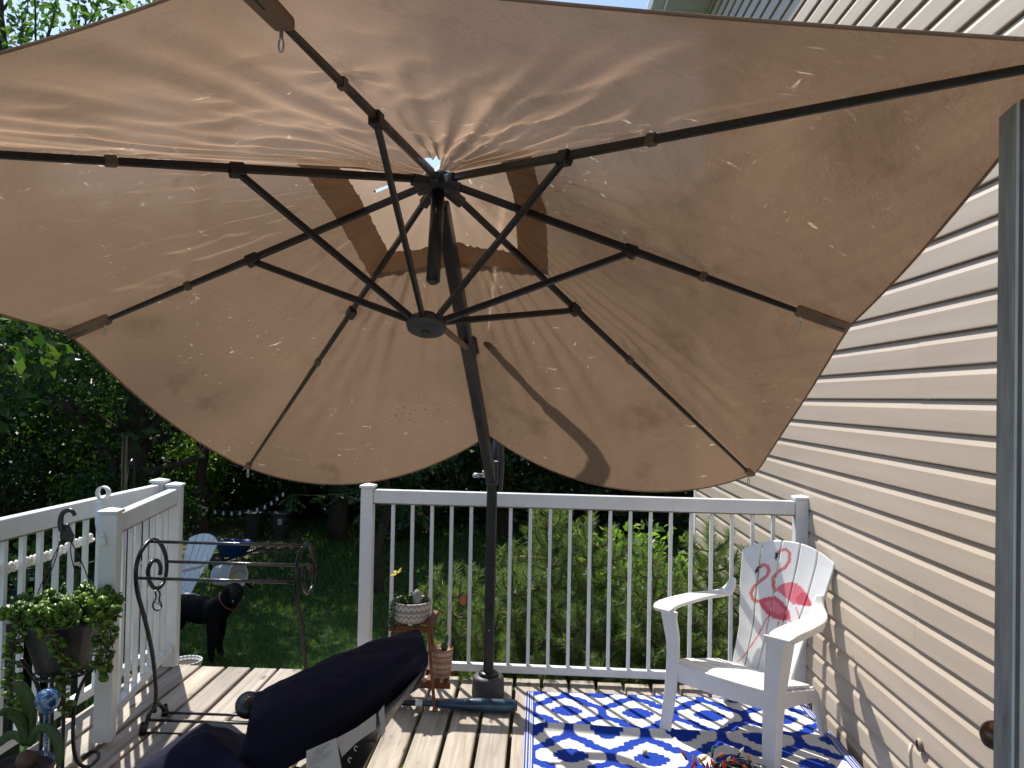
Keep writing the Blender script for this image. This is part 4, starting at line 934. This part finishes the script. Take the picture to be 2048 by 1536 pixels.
# bat
ba = thing('baseball_bat', 'blue and red baseball bat lying on the boards in front of the umbrella base', 'bat', (-.082, 3.655, .035))
q = NT('bat_paint'); nz = q.noise(q.map((1, 2, 2)), 7, 3, .5, .4); n2_ = q.noise(q.map((1, 1, 1)), 14, 2)
c = q.ramp(nz, [(.38, (.008, .02, .05)), (.48, (.015, .07, .13)), (.58, (.015, .06, .11)), (.62, (.16, .03, .03)), (.70, (.25, .28, .30))]); q.l(c, q.b.inputs['Base Color']); q.b.inputs['Roughness'].default_value = .3; q.b.inputs['Coat Weight'].default_value = .4
bd_ = (-1, .02, -.012)
MB().lathe([(0, -.004), (.022, -.002), (.029, .006), (.0315, .02), (.032, .20), (.026, .29), (.017, .38), (.0125, .46)], (0, 0, 0), 24, bd_).build('barrel', q.m, ba)
MB().lathe([(0, -.0065), (.020, -.005), (.025, .0)], (0, 0, 0), 20, bd_).build('end_cap', M['charcoal2'], ba)
MB().lathe([(.0128, .455), (.0165, .46), (.0165, .485), (.0135, .49)], (0, 0, 0), 16, bd_).build('band', M['fascia'], ba)
MB().lathe([(.0135, .488), (.0145, .60), (.0145, .78), (.016, .80), (.024, .812), (.024, .822), (0, .826)], (0, 0, 0), 16, bd_).build('grip', M['black'], ba)
# cork on the rug and string of lights
ck = atZ(1290, 1503, .02)
tag(MB().lathe([(0, 0), (.010, .0), (.011, .004), (.011, .018), (0, .019)], (ck.x, ck.y, .007), 14).build('cork', simple('pale_cork', (.42, .36, .30), .9, .3, 60)), 'small pale cork lying on the blue and white rug', 'cork')
sl_ = thing('string_lights', 'tangled heap of black wire coloured bulb lights on the rug', 'string lights', (.83, 3.06, .008))
m = MB(); pts_ = []
for k in range(90):
    a = k*1.9+random.uniform(-.5, .5); r_ = .115*math.sqrt(random.random()); pts_.append((r_*math.cos(a)*1.25, r_*math.sin(a), .012+random.uniform(0, .095)*(1-r_/.16)))
m.tube(spl(pts_, 5), .0028, 5); m.build('wire', M['black'], sl_)
bc = [(.75, .05, .03), (.65, .40, .05), (.10, .35, .20), (.60, .22, .05), (.70, .68, .60), (.62, .06, .05), (.65, .45, .08)]
bmats = [simple('bulb_glass_%d' % i, c_, .15, .05, 20, trans=.5, bump=0) for i, c_ in enumerate(bc)]
for (x, y, Y, k) in ((1369, 1512, 3.06, 3), (1390, 1524, 3.02, 1), (1404, 1526, 3.04, 1), (1425, 1506, 3.10, 2), (1438, 1514, 3.07, 3), (1498, 1520, 3.06, 1), (1480, 1506, 3.12, 4), (1385, 1534, 2.98, 0), (1427, 1532, 2.98, 0), (1470, 1526, 3.02, 5), (1455, 1522, 3.0, 6), (1415, 1538, 2.96, 5), (1450, 1537, 2.96, 0), (1490, 1535, 2.98, 3), (1405, 1520, 3.07, 6)):
    p = atY(x, y, Y)-sl_.location; d = Vector((random.gauss(0, .5), random.gauss(0, .4), 1)).normalized() if k != 4 else Vector((.6, .2, .8)).normalized()
    b_ = MB().lathe([(0, .030), (.002, .026), (.006, .014), (.0065, .007), (.004, 0)], p, 10, d).build('bulb', bmats[k], sl_)
    MB().lathe([(.0042, .001), (.0046, -.016), (.003, -.018), (0, -.018)], p, 8, d).build('socket', M['black'], sl_)

# ---------------------------------------------------------------- garland on the side rail, pots and things beyond
gp = [atX(x, y, -2.16) for x, y in ((-30, 1140), (10, 1137), (60, 1122), (100, 1110), (150, 1088), (186, 1074))]
P = spl(gp, 10); m = MB(); pts_ = []
for i in range(len(P)-1):
    for f in (0, .25, .5, .75):
        p = P[i].lerp(P[i+1], f); a = (i+f)*2*math.pi*.5; pts_.append(p+Vector((0, .014*math.cos(a), .016*math.sin(a))))
m.tube(pts_, .0085, 6); tag(m.build('spiral_garland', M['rope']), 'white corkscrew plastic trim strung along the left railing', 'garland')
def pot_shape(name, label, cat, loc, r, h, mat_, soil=True, rim=True):
    t = thing(name, label, cat, loc); MB().lathe([(0, 0), (r*.78, 0), (r*.95, h*.9), (r*1.0, h*.9), (r*1.02, h), (r*.95, h), (r*.9, h*.86), (0, h*.86)], n=28).build('pot', mat_, t)
    if soil: MB().lathe([(0, h*.9), (r*.92, h*.885)], n=18).build('soil', M['soil'], t)
    return t
wpz = atY(374, 1320, 4.33)
wpot = pot_shape('white_pot', 'white speckled pot of soil on the step beyond the deck edge', 'pot', (wpz.x, 4.33, -.25), .083, wpz.z+.25, patterned('speckled_white', (.62, .64, .64), (.10, .10, .11), 60))
# yard things
def gnd(x, y): return atZ(x, y, GZ)
tb = gnd(465, 1148); bl_ = simple('blue_plastic', (.01, .07, .25), .35, .1, 10)
t = thing('wheelbarrow', 'blue tub wheelbarrow parked on the far lawn', 'wheelbarrow', (tb.x, tb.y, GZ)); t.scale = (.68, .68, .8)
m = MB(); vs = []
for z, sx_, sy_ in ((.30, .22, .16), (.52, .38, .28), (.54, .40, .30), (.52, .36, .26), (.33, .20, .14)):
    for k in range(20): a = 2*math.pi*k/20; vs.append((sx_*math.cos(a), sy_*math.sin(a), z))
m.add(vs, [(i*20+k, i*20+(k+1) % 20, i*20+20+(k+1) % 20, i*20+20+k) for i in range(4) for k in range(20)]+[tuple(range(20))[::-1], tuple(range(80, 100))], True); m.build('tray', bl_, t)
MB().lathe([(.10, -.03), (.16, -.03), (.17, 0), (.16, .03), (.10, .03), (.10, -.03)], (-.32, 0, .17), 24, (0, 1, 0)).build('wheel', M['black'], t)
for s_ in (-1, 1):
    MB().tube([(-.32, s_*.06, .17), (.1, s_*.14, .30), (.62, s_*.22, .46)], .014, 6).build('handle', M['iron'], t); MB().tube([(.12, s_*.14, .30), (.22, s_*.18, .0)], .012, 6).build('leg', M['iron'], t)
bp = gnd(455, 1178); t = thing('tipped_bucket', 'white bucket lying on its side near the wheelbarrow', 'bucket', (bp.x, bp.y, GZ+.15), math.radians(-25))
MB().lathe([(0, 0), (.12, 0), (.125, .01), (.15, .33), (.158, .33), (.158, .35), (.148, .35), (.145, .33), (.118, .02), (0, .015)], (-.17, 0, 0), 28, (1, 0, .12)).build('bucket', M['plastic'], t)
m = MB(); m.tube([(.17, .15*math.cos(a), .02+.15*math.sin(a)-.08) for a in np.linspace(0, 3.14, 12)], .003, 5); m.build('handle', M['iron'], t)
yp = gnd(470, 1186); t = thing('yellow_cone', 'small yellow cone standing beside the tipped bucket', 'cone', (yp.x, yp.y, GZ)); ym = simple('yellow_cone_plastic', (.55, .38, .02), .5)
MB().lathe([(0, .22), (.012, .22), (.06, .02)], n=14).build('cone', ym, t); MB().box((-.075, -.075, .002), (.075, .075, .02)).build('foot', ym, t)
for i, (x, y, lab) in enumerate(((512, 1100, 'dark planter box with pale bits climbing it, left one under the trees'), (566, 1096, 'dark planter box with a pale label, right one under the trees'))):
    g_ = gnd(x, y-6); g_ = gnd(x-4, 1076); g_.z = GZ; t = thing('planter_box', lab, 'planter', g_, .1*i)
    MB().box((-.13, -.13, 0), (.13, .13, .40)).build('box', simple('dark_planter_%s' % 'ab'[i], (.045, .04, .04), .7), t, .01); MB().box((-.15, -.15, .401), (.15, .15, .43)).build('rim', M['charcoal2'], t, .01)
    if i: MB().box((-.03, -.136, .24), (.04, -.1305, .34)).build('label_card', M['paper'], t)
    P_ = np.array([[random.choice((-1, 1))*.14+random.gauss(0, .03), -.15+random.gauss(0, .02), random.uniform(.0, .5)] for _ in range(120)]); V, Fq = leaf_cloud(P_, rdir(120, .2), .06); obj('vine_leaves', np_mesh('vine_leaves', V, Fq), M['leafB'], t)
# bulbs hanging in the trees
t = thing('festoon_lights', 'row of small clear bulbs strung low under the far trees', 'festoon lights')
pts_ = [atY(x, y, 10.2) for x, y in ((380, 1006), (430, 1020), (480, 1022), (530, 1010), (566, 985))]; P = spl(pts_, 6); MB().tube(P, .006, 5).build('cable', M['black'], t)
cl = simple('frosted_bulb', (.6, .62, .62), .2, .05)
for p in P[::2]: MB().lathe([(0, -.06), (.014, -.055), (.020, -.035), (.011, -.008), (.011, .0)], p, 10).build('bulb', cl, t)
pp_ = atX(252, 1058, -2.6); pt_ = pot_shape('purple_pot', 'bright purple pot hanging beyond the gate balusters', 'pot', (pp_.x, pp_.y, pp_.z-.1), .10, .17, simple('purple_plastic', (.12, .01, .45), .4, .1))
MB().tube([(0, .09, .15), (0, .02, .5), (0, -.085, .15)], .003, 5).build('hanger_wire', M['iron'], pt_)
MB().tube([(0, .02, .5), (0, .05, .53), (0, .08, .5), (0, .09, -.9+.05-(pp_.z-.1)+.0)], .012, 6).build('pole', M['iron'], pt_)
for i, (x, y, Y, hh, lab) in enumerate(((12, 1240, 4.4, .95, 'tall dark lantern post with pale cap beyond the left railing, nearer the frame edge'), (148, 1212, 5.3, .8, 'squat dark lantern post with pale cap beyond the left railing, beside the gate'))):
    p = atY(x, y, Y); t = thing('lantern_post', lab, 'lantern post', (p.x, p.y, GZ), .2)
    h = p.z-GZ; MB().box((-.07, -.07, 0), (.07, .07, h)).build('post', M['black'], t, .01); MB().lathe([(0, h+.09), (.03, h+.085), (.11, h+.02), (.11, h+.001), (0, h+.001)], n=20).build('cap', simple('grey_cap_%s' % 'ab'[i], (.35, .36, .37), .5), t)
# bamboo poles leaning at the trunk
t = thing('bamboo_canes', 'bundle of thin upright bamboo canes standing by the dark trunk', 'canes')
for x, dx in ((246, 0), (250, 3), (256, -2)): MB().tube([atY(x, 968, 9.0)] if False else [Vector((atY(x, 968, 9).x, 9, GZ)), atY(x+dx, 872, 9.0)], .012, 6).build('cane', simple('bamboo', (.16, .13, .05), .6), t)
t = thing('garden_cane', 'pale yellow cane crossing between the pine tops', 'cane'); MB().tube([atY(1040, 1113, 4.75), atY(1100, 1117, 4.8)], .006, 6).build('cross_stick', simple('pale_cane', (.50, .33, .10), .6), t)
p = atY(1062, 1116, 4.78); MB().tube([Vector((p.x, p.y+.02, GZ)), p+Vector((0, .012, .02))], .006, 6).build('cane', simple('pale_cane_up', (.30, .22, .09), .6), t)

# ---------------------------------------------------------------- dog
def skin(name, verts, edges, radii, mat_, parent=None, levels=2):
    me = bpy.data.meshes.new(name); me.from_pydata([tuple(v) for v in verts], edges, []); o = obj(name, me, mat_, parent)
    md = o.modifiers.new('skin', 'SKIN'); 
    for i, r_ in enumerate(radii): me.skin_vertices[0].data[i].radius = (r_, r_) if not isinstance(r_, tuple) else r_
    me.skin_vertices[0].data[0].use_root = True; md.use_smooth_shade = True; md.branch_smoothing = .6
    s_ = o.modifiers.new('ss', 'SUBSURF'); s_.levels = s_.render_levels = levels; return o
DX = gnd(428, 1316); dg = thing('dog', 'black labrador type dog with red collar standing on the lawn, head turned', 'dog', (DX.x, DX.y, GZ), math.radians(-12))
dm = simple('black_dog_fur', (.006, .006, .008), .85, .4, 45, bump=.5, bd=.003, scale=(3, 1, 1), spec=.15)
vv = [(-.28, 0, .43), (-.46, 0, .44), (-.57, 0, .43), (-.10, 0, .42), (.04, 0, .43), (.13, -.005, .52), (.19, -.02, .60), (.225, -.04, .645), (.265, -.09, .625), (.290, -.135, .595), (.302, -.165, .580),
      (.04, -.09, .34), (.05, -.095, .22), (.035, -.095, .11), (.045, -.095, .025), (.08, -.095, .018),
      (-.01, .09, .34), (.0, .09, .22), (-.015, .09, .11), (.0, .09, .025), (.035, .09, .018),
      (-.50, -.09, .37), (-.46, -.10, .26), (-.565, -.10, .16), (-.55, -.10, .025), (-.51, -.10, .018),
      (-.50, .09, .37), (-.42, .10, .26), (-.515, .10, .16), (-.50, .10, .025), (-.46, .10, .018),
      (-.64, 0, .41), (-.72, 0, .30), (-.76, .0, .18)]
ed = [(0, 1), (1, 2), (0, 3), (3, 4), (4, 5), (5, 6), (6, 7), (7, 8), (8, 9), (9, 10), (4, 11), (11, 12), (12, 13), (13, 14), (14, 15), (4, 16), (16, 17), (17, 18), (18, 19), (19, 20), (1, 21), (21, 22), (22, 23), (23, 24), (24, 25), (1, 26), (26, 27), (27, 28), (28, 29), (29, 30), (2, 31), (31, 32), (32, 33)]
rd = [.138, .130, .095, .158, .15, .118, .095, .092, .062, .044, .030, .078, .050, .034, .030, .032, .078, .050, .034, .030, .032, .10, .062, .034, .030, .032, .10, .062, .034, .030, .032, .034, .022, .012]
skin('body', vv, ed, rd, dm, dg)
for s_, p in ((1, Vector((.265, .02, .705))), (-1, Vector((.165, -.105, .695)))):
    q_ = p+Vector((.045*(1 if s_ > 0 else -.2), .055*s_, -.07)); m = MB(); m.prism([p, p+Vector((.035, -.01, .004)), q_+Vector((.02, 0, 0)), q_], Vector((.008, .010*s_, .004))); m.build('ear', dm, dg, .004)
m = MB(); m.tube([Vector((.145, -.01, .535))+Vector((.55, -.05, -.55)).normalized()*math.cos(a)*.103+Vector((0, 1, 0))*math.sin(a)*.103 for a in np.linspace(0, 6.2832, 22)], .008, 6, False); m.build('collar', simple('red_collar', (.17, .03, .02), .6), dg)
ellipse_mb(MB(), (.312, -.192, .582), .015, 6, 10).build('nose', M['bright'] if False else simple('wet_nose', (.03, .03, .03), .1), dg)
for s_ in (0, 1): ellipse_mb(MB(), (.262+.045*s_, -.152+.05*s_, .655), .009, 6, 8).build('eye', simple('dog_eye_%d' % s_, (.02, .012, .01), .05), dg)

# ---------------------------------------------------------------- vegetation
def limbs(m, a, b, r0_, r1_, n=5, wob=.12):
    a = Vector(a); b = Vector(b); L = (b-a).length; P = [a.lerp(b, i/n)+Vector((random.gauss(0, 1), random.gauss(0, 1), random.gauss(0, .4)))*wob*L*.25*math.sin(math.pi*i/n) for i in range(n+1)]
    m.tube(spl(P, 2), list(np.linspace(r0_, r1_, 2*n+1)), 7); return P
def tree(name, label, x, y, h, rad, z0, leaf, nleaf, lsz, group=None, tr=.14, cat='tree', per=70, crad=.34, trunkx=0, squash=.7, seed=0):
    random.seed(seed+11); t = thing(name, label, cat, (x, y, GZ), 0, group)
    m = MB(); P = limbs(m, (0, 0, -.05), (trunkx, 0, h*.9), tr, tr*.22, 8, .06); m.build('trunk', M['bark'], t)
    nc = max(8, nleaf//per); cs = []
    while len(cs) < nc:
        p = np.random.default_rng(seed*977+len(cs)*13+random.randrange(10**6)).normal(0, 1, 3); p /= np.linalg.norm(p); r_ = random.uniform(.35, 1)**.6
        c = (p[0]*rad[0]*r_, p[1]*rad[1]*r_, z0+(h-z0)/2+p[2]*(h-z0)/2*r_); cs.append(c)
    m = MB()
    for c in random.sample(cs, min(len(cs), 26)):
        q_ = P[min(len(P)-2, max(1, int(len(P)*.75*c[2]/h)))]; limbs(m, q_, c, tr*.32, .008, 4, .2)
    m.build('limb', M['bark'], t)
    Pn = cluster(np.array(cs), crad, per, squash); D = rdir(len(Pn), -.15); V, Fq = leaf_cloud(Pn, D, lsz, .62, .12)
    obj('crown', np_mesh('crown', V, Fq), leaf, t); return t
tree('broadleaf_tree', 'tall tree at the far left, its leaves against the sky above the umbrella corner', -8.0, 10.6, 9.6, (2.0, 1.8), 5.2, M['leafS'], 3800, .13, None, .12, seed=1, per=40, crad=.26)
tree('broadleaf_tree', 'feathery tree top beside the sky gap at the upper left', -5.2, 11.6, 9.8, (1.1, 1.2), 6.4, M['leafS'], 2600, .12, None, .09, seed=2, per=40, crad=.24)
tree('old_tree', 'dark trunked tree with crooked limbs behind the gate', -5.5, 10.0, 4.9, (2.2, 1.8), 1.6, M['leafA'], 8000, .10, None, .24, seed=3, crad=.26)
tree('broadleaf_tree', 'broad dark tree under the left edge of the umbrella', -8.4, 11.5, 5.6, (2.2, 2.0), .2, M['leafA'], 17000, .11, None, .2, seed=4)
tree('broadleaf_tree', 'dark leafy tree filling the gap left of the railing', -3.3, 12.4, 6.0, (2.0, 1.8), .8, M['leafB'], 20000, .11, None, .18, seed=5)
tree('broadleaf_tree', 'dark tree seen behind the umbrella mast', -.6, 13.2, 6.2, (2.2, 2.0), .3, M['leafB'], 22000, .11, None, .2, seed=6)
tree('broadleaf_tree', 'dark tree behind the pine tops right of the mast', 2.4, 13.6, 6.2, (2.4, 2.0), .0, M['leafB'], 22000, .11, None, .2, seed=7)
tree('broadleaf_tree', 'shadowy tree close to the far corner of the house', 4.6, 11.5, 5.0, (2.0, 2.0), .0, M['leafB'], 14000, .11, None, .16, seed=8)
tree('broadleaf_tree', 'dense tree behind the left trees at the frame edge', -12.2, 13.0, 6.3, (3.0, 2.5), .2, M['leafA'], 22000, .13, None, .22, seed=9)
def shrub(label, x, y, h, rad, leaf, n, sz, group=None, seed=0, name='shrub', nst=14, up=.1, z=GZ):
    random.seed(seed+71); t = thing(name, label, 'shrub', (x, y, z), 0, group); m = MB(); cs = []
    for k in range(nst):
        a = random.uniform(0, 6.28); r_ = math.sqrt(random.random()); c = (rad*r_*math.cos(a), rad*r_*math.sin(a), h*(1-.45*r_*r_)*random.uniform(.75, 1)); P = limbs(m, (c[0]*.15, c[1]*.15, 0), c, .012, .004, 4, .1)
        for q_ in P[1:]+[P[-1]]: cs += [tuple(q_)]
    m.build('stem', M['twig'], t); Pn = cluster(np.array(cs), sz*1.5, max(4, n//len(cs)), .8); V, Fq = leaf_cloud(Pn, rdir(len(Pn), up), sz, .5, .12); obj('foliage', np_mesh('foliage', V, Fq), leaf, t); return t
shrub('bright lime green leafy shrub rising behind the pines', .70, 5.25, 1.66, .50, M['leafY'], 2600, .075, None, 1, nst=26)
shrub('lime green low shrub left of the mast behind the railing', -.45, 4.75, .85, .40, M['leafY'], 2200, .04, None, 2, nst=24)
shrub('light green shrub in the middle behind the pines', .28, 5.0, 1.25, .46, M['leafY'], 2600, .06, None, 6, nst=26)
shrub('leafy shrub on the far side of the lawn near the dirt', -6.1, 13.3, 1.9, .6, M['leafY'], 3000, .08, None, 3)
for i, (x, y, h, r_, lb_) in enumerate(((-5.4, 9.6, 1.6, .9, 'dark bush below the crooked tree'), (-7.4, 9.4, 2.3, 1.1, 'dark bush beyond the left railing, midway'), (-9.5, 9.2, 2.6, 1.2, 'dark bush beyond the left railing at the frame edge'), (-4.2, 6.0, 1.0, .55, 'small dark bush close behind the left railing balusters'), (-2.2, 12.6, 1.9, 1.0, 'dark bush right of the planter boxes, beside the thick trunk'), (3.2, 9.8, 1.6, .9, 'dark bush near the house corner'), (-5.0, 14.0, 2.6, 1.3, 'tall dark bush in the shade far behind the two planter boxes'))):
    shrub(lb_, x, y, h, r_, M['leafB'] if i % 2 else M['leafA'], 6000, .08, None, 10+i, nst=30)
# woodland mass behind everything
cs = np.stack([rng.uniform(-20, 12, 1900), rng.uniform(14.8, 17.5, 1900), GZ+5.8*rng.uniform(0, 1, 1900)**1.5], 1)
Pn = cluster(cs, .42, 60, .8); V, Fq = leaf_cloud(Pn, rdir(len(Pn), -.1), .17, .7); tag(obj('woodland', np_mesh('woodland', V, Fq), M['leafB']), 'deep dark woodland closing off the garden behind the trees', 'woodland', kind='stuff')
# compound leaved branches drooping left of the railing
def pinnate(P_, D_, T, n=7, L=.20, lf=.055):
    T = T.normalized(); side = T.cross(Vector((0, 0, 1))).normalized()
    return [(T*L*(i+1)/n, (side*s+T*.5-Vector((0, 0, .15))).normalized()) for i in range(n) for s in (-1, 1)]+[(T*L, T)]
t = thing('ash_tree', 'tree with drooping feathery compound leaves just left of the white railing', 'tree', (-1.9, 9.2, GZ)); random.seed(5)
m = MB(); tp = limbs(m, (0, 0, -.05), (.05, 0, 3.2), .07, .02, 6, .08); m.build('trunk', M['bark'], t); m = MB(); Pn = []; Dn = []
for k in range(70):
    a = random.uniform(0, 6.28); r_ = random.uniform(.3, 1.0); z = random.uniform(1.05, 3.1); e = Vector((1.15*r_*math.cos(a)-.05, r_*math.sin(a), z)); b0 = tp[min(5, 1+int(z*1.6))]; P = limbs(m, b0, e, .012, .004, 4, .2)
    for q_ in P[2:]:
        for j in range(4):
            T = Vector((random.gauss(0, 1), random.gauss(0, 1), random.gauss(-.7, .4)))
            for o_, d_ in pinnate(None, None, T): Pn.append(q_+o_); Dn.append(d_)
m.build('limb', M['twig'], t); V, Fq = leaf_cloud(np.array(Pn), np.array(Dn), .065, .42, .05); obj('crown', np_mesh('crown', V, Fq), M['leafC'], t)
# big leaved branch at the left frame edge
t = thing('leafy_branch', 'sunlit leafy branch reaching in at the left edge below the umbrella', 'branch'); random.seed(9); m = MB(); Pn = []; Dn = []
for a_, b_ in (((-160, 800, 6.0), (40, 735, 5.6)), ((-160, 720, 6.0), (70, 690, 5.9)), ((-180, 640, 6.2), (80, 660, 6.0)), ((-200, 820, 6.0), (10, 780, 5.7)), ((-150, 700, 6.1), (110, 700, 6.3))):
    P = limbs(m, atY(*a_), atY(*b_), .014, .004, 6, .08)
    for i in range(150):
        f = random.random()*5.9; q_ = P[int(f)].lerp(P[int(f)+1], f % 1); Pn.append(q_+Vector((random.gauss(0, .09), random.gauss(0, .12), random.gauss(0, .07)))); Dn.append((random.gauss(.4, .6), random.gauss(0, .6), random.gauss(-.5, .5)))
m.build('twig', M['twig'], t); V, Fq = leaf_cloud(np.array(Pn), np.array(Dn), .13, .5, .14); obj('leaves', np_mesh('leaves', V, Fq), M['leafA'], t)

# pines
def pine(label, x, y, h, spread, seed, dens=1.0):
    random.seed(seed); r = np.random.default_rng(seed); t = thing('pine_shrub', label, 'pine', (x, y, GZ), 0, 'young pines behind the deck railing'); m = MB(); segs = []
    tp = [Vector((.03*math.sin(z*5+seed), .03*math.cos(z*4), z)) for z in np.linspace(0, h, 12)]; m.tube(tp, list(np.linspace(.022, .004, 12)), 6)
    segs += [(tp[i], tp[i+1]) for i in range(3, 11)]
    nl = int(h/.13)
    for k in range(nl):
        z = .18+k*.13*(1-.0*k); f = z/h
        if z > h-.08: break
        for j in range(5):
            a = j*1.26+k*.8+random.uniform(-.3, .3); L = spread*(1-f)**.75*random.uniform(.7, 1.15)+.07; b0 = Vector((0, 0, z)); e = b0+Vector((math.cos(a)*L, math.sin(a)*L, L*random.uniform(.25, .75)))
            mi = b0.lerp(e, .5)-Vector((0, 0, L*.10)); e2 = e+Vector((math.cos(a)*.02, math.sin(a)*.02, .08)); P = spl([b0, mi, e, e2], 3); m.tube(P, list(np.linspace(.008, .003, len(P))), 5)
            segs += list(zip(P[2:-1], P[3:]))
            for q_ in range(2 if L > .15 else 0):
                bb = P[random.randrange(3, len(P)-1)]; a2 = a+random.choice((-1, 1))*random.uniform(.4, .9); l2 = L*.45; ee = bb+Vector((math.cos(a2)*l2, math.sin(a2)*l2, l2*random.uniform(.4, .9))); m.tube([bb, ee], .003, 4); segs += [(bb, bb.lerp(ee, .5)), (bb.lerp(ee, .5), ee)]
    m.build('branch', M['twig'], t)
    A = np.array([s_[0] for s_ in segs]); B_ = np.array([s_[1] for s_ in segs]); ln = np.linalg.norm(B_-A, axis=1); n_ = int(19000*dens); idx = r.choice(len(segs), n_, p=ln/ln.sum()); f = r.random(n_)[:, None]
    P0 = A[idx]*(1-f)+B_[idx]*f; T = (B_-A)[idx]; T /= np.linalg.norm(T, axis=1, keepdims=True)+1e-9; Rn = r.normal(0, 1, (n_, 3)); Rn -= T*np.sum(Rn*T, 1, keepdims=True); Rn /= np.linalg.norm(Rn, axis=1, keepdims=True); D = Rn*.85+T*.62+r.normal(0, .08, (n_, 3)); D /= np.linalg.norm(D, axis=1, keepdims=True)
    w_ = np.cross(D, r.normal(0, 1, (n_, 3))); w_ /= np.linalg.norm(w_, axis=1, keepdims=True); L_ = .068*r.uniform(.7, 1.15, (n_, 1)); V = np.stack([P0-w_*.0018, P0+w_*.0018, P0+D*L_], 1).reshape(-1, 3)
    obj('needles', np_mesh('needles', V, np.arange(3*n_).reshape(-1, 3), 3), M['needle'], t)
for i, (px, py, Y, sp_, lab, dn_) in enumerate(((1100, 1022, 4.75, .27, 'tallest young pine just right of the mast, its tip near the top rail', 1.4), (1192, 1030, 4.85, .28, 'tall young pine in the middle of the railing bays', 1.4), (1035, 1085, 4.6, .24, 'slim young pine with forked tops right behind the mast', 1), (915, 1130, 4.55, .30, 'young pine left of the mast', 1),
        (1310, 1120, 4.6, .34, 'bushy pine right of the middle', 1.2), (1422, 1036, 4.8, .26, 'dark pine against the siding left of the chair', 1.3), (1492, 1095, 4.65, .30, 'pine nearest the house behind the chair back', 1.1), (1150, 1210, 4.42, .34, 'low spreading pine at the foot of the railing, centre', 1.2), (965, 1225, 4.40, .36, 'low spreading pine behind the umbrella base', 1), (1270, 1225, 4.45, .32, 'low spreading pine beside the chair arm', 1.1), (1380, 1190, 4.5, .36, 'low pine behind the chair armrest', 1.1), (1085, 1150, 5.1, .40, 'pine further back between the two tall ones', 1))):
    p = atY(px, py, Y); pine(lab, p.x, p.y, p.z-GZ, sp_, 40+i, dn_)
# undergrowth below the deck edge
n_ = 9000; Pn = np.stack([rng.uniform(-.9, 1.4, n_), rng.uniform(4.25, 5.7, n_), GZ+np.abs(rng.normal(0, .22, n_))], 1); V, Fq = leaf_cloud(Pn, rdir(n_, .6), .06, .3); tag(obj('undergrowth', np_mesh('undergrowth', V, Fq), M['leafY']), 'low green undergrowth around the pines behind the railing', 'undergrowth', kind='stuff')
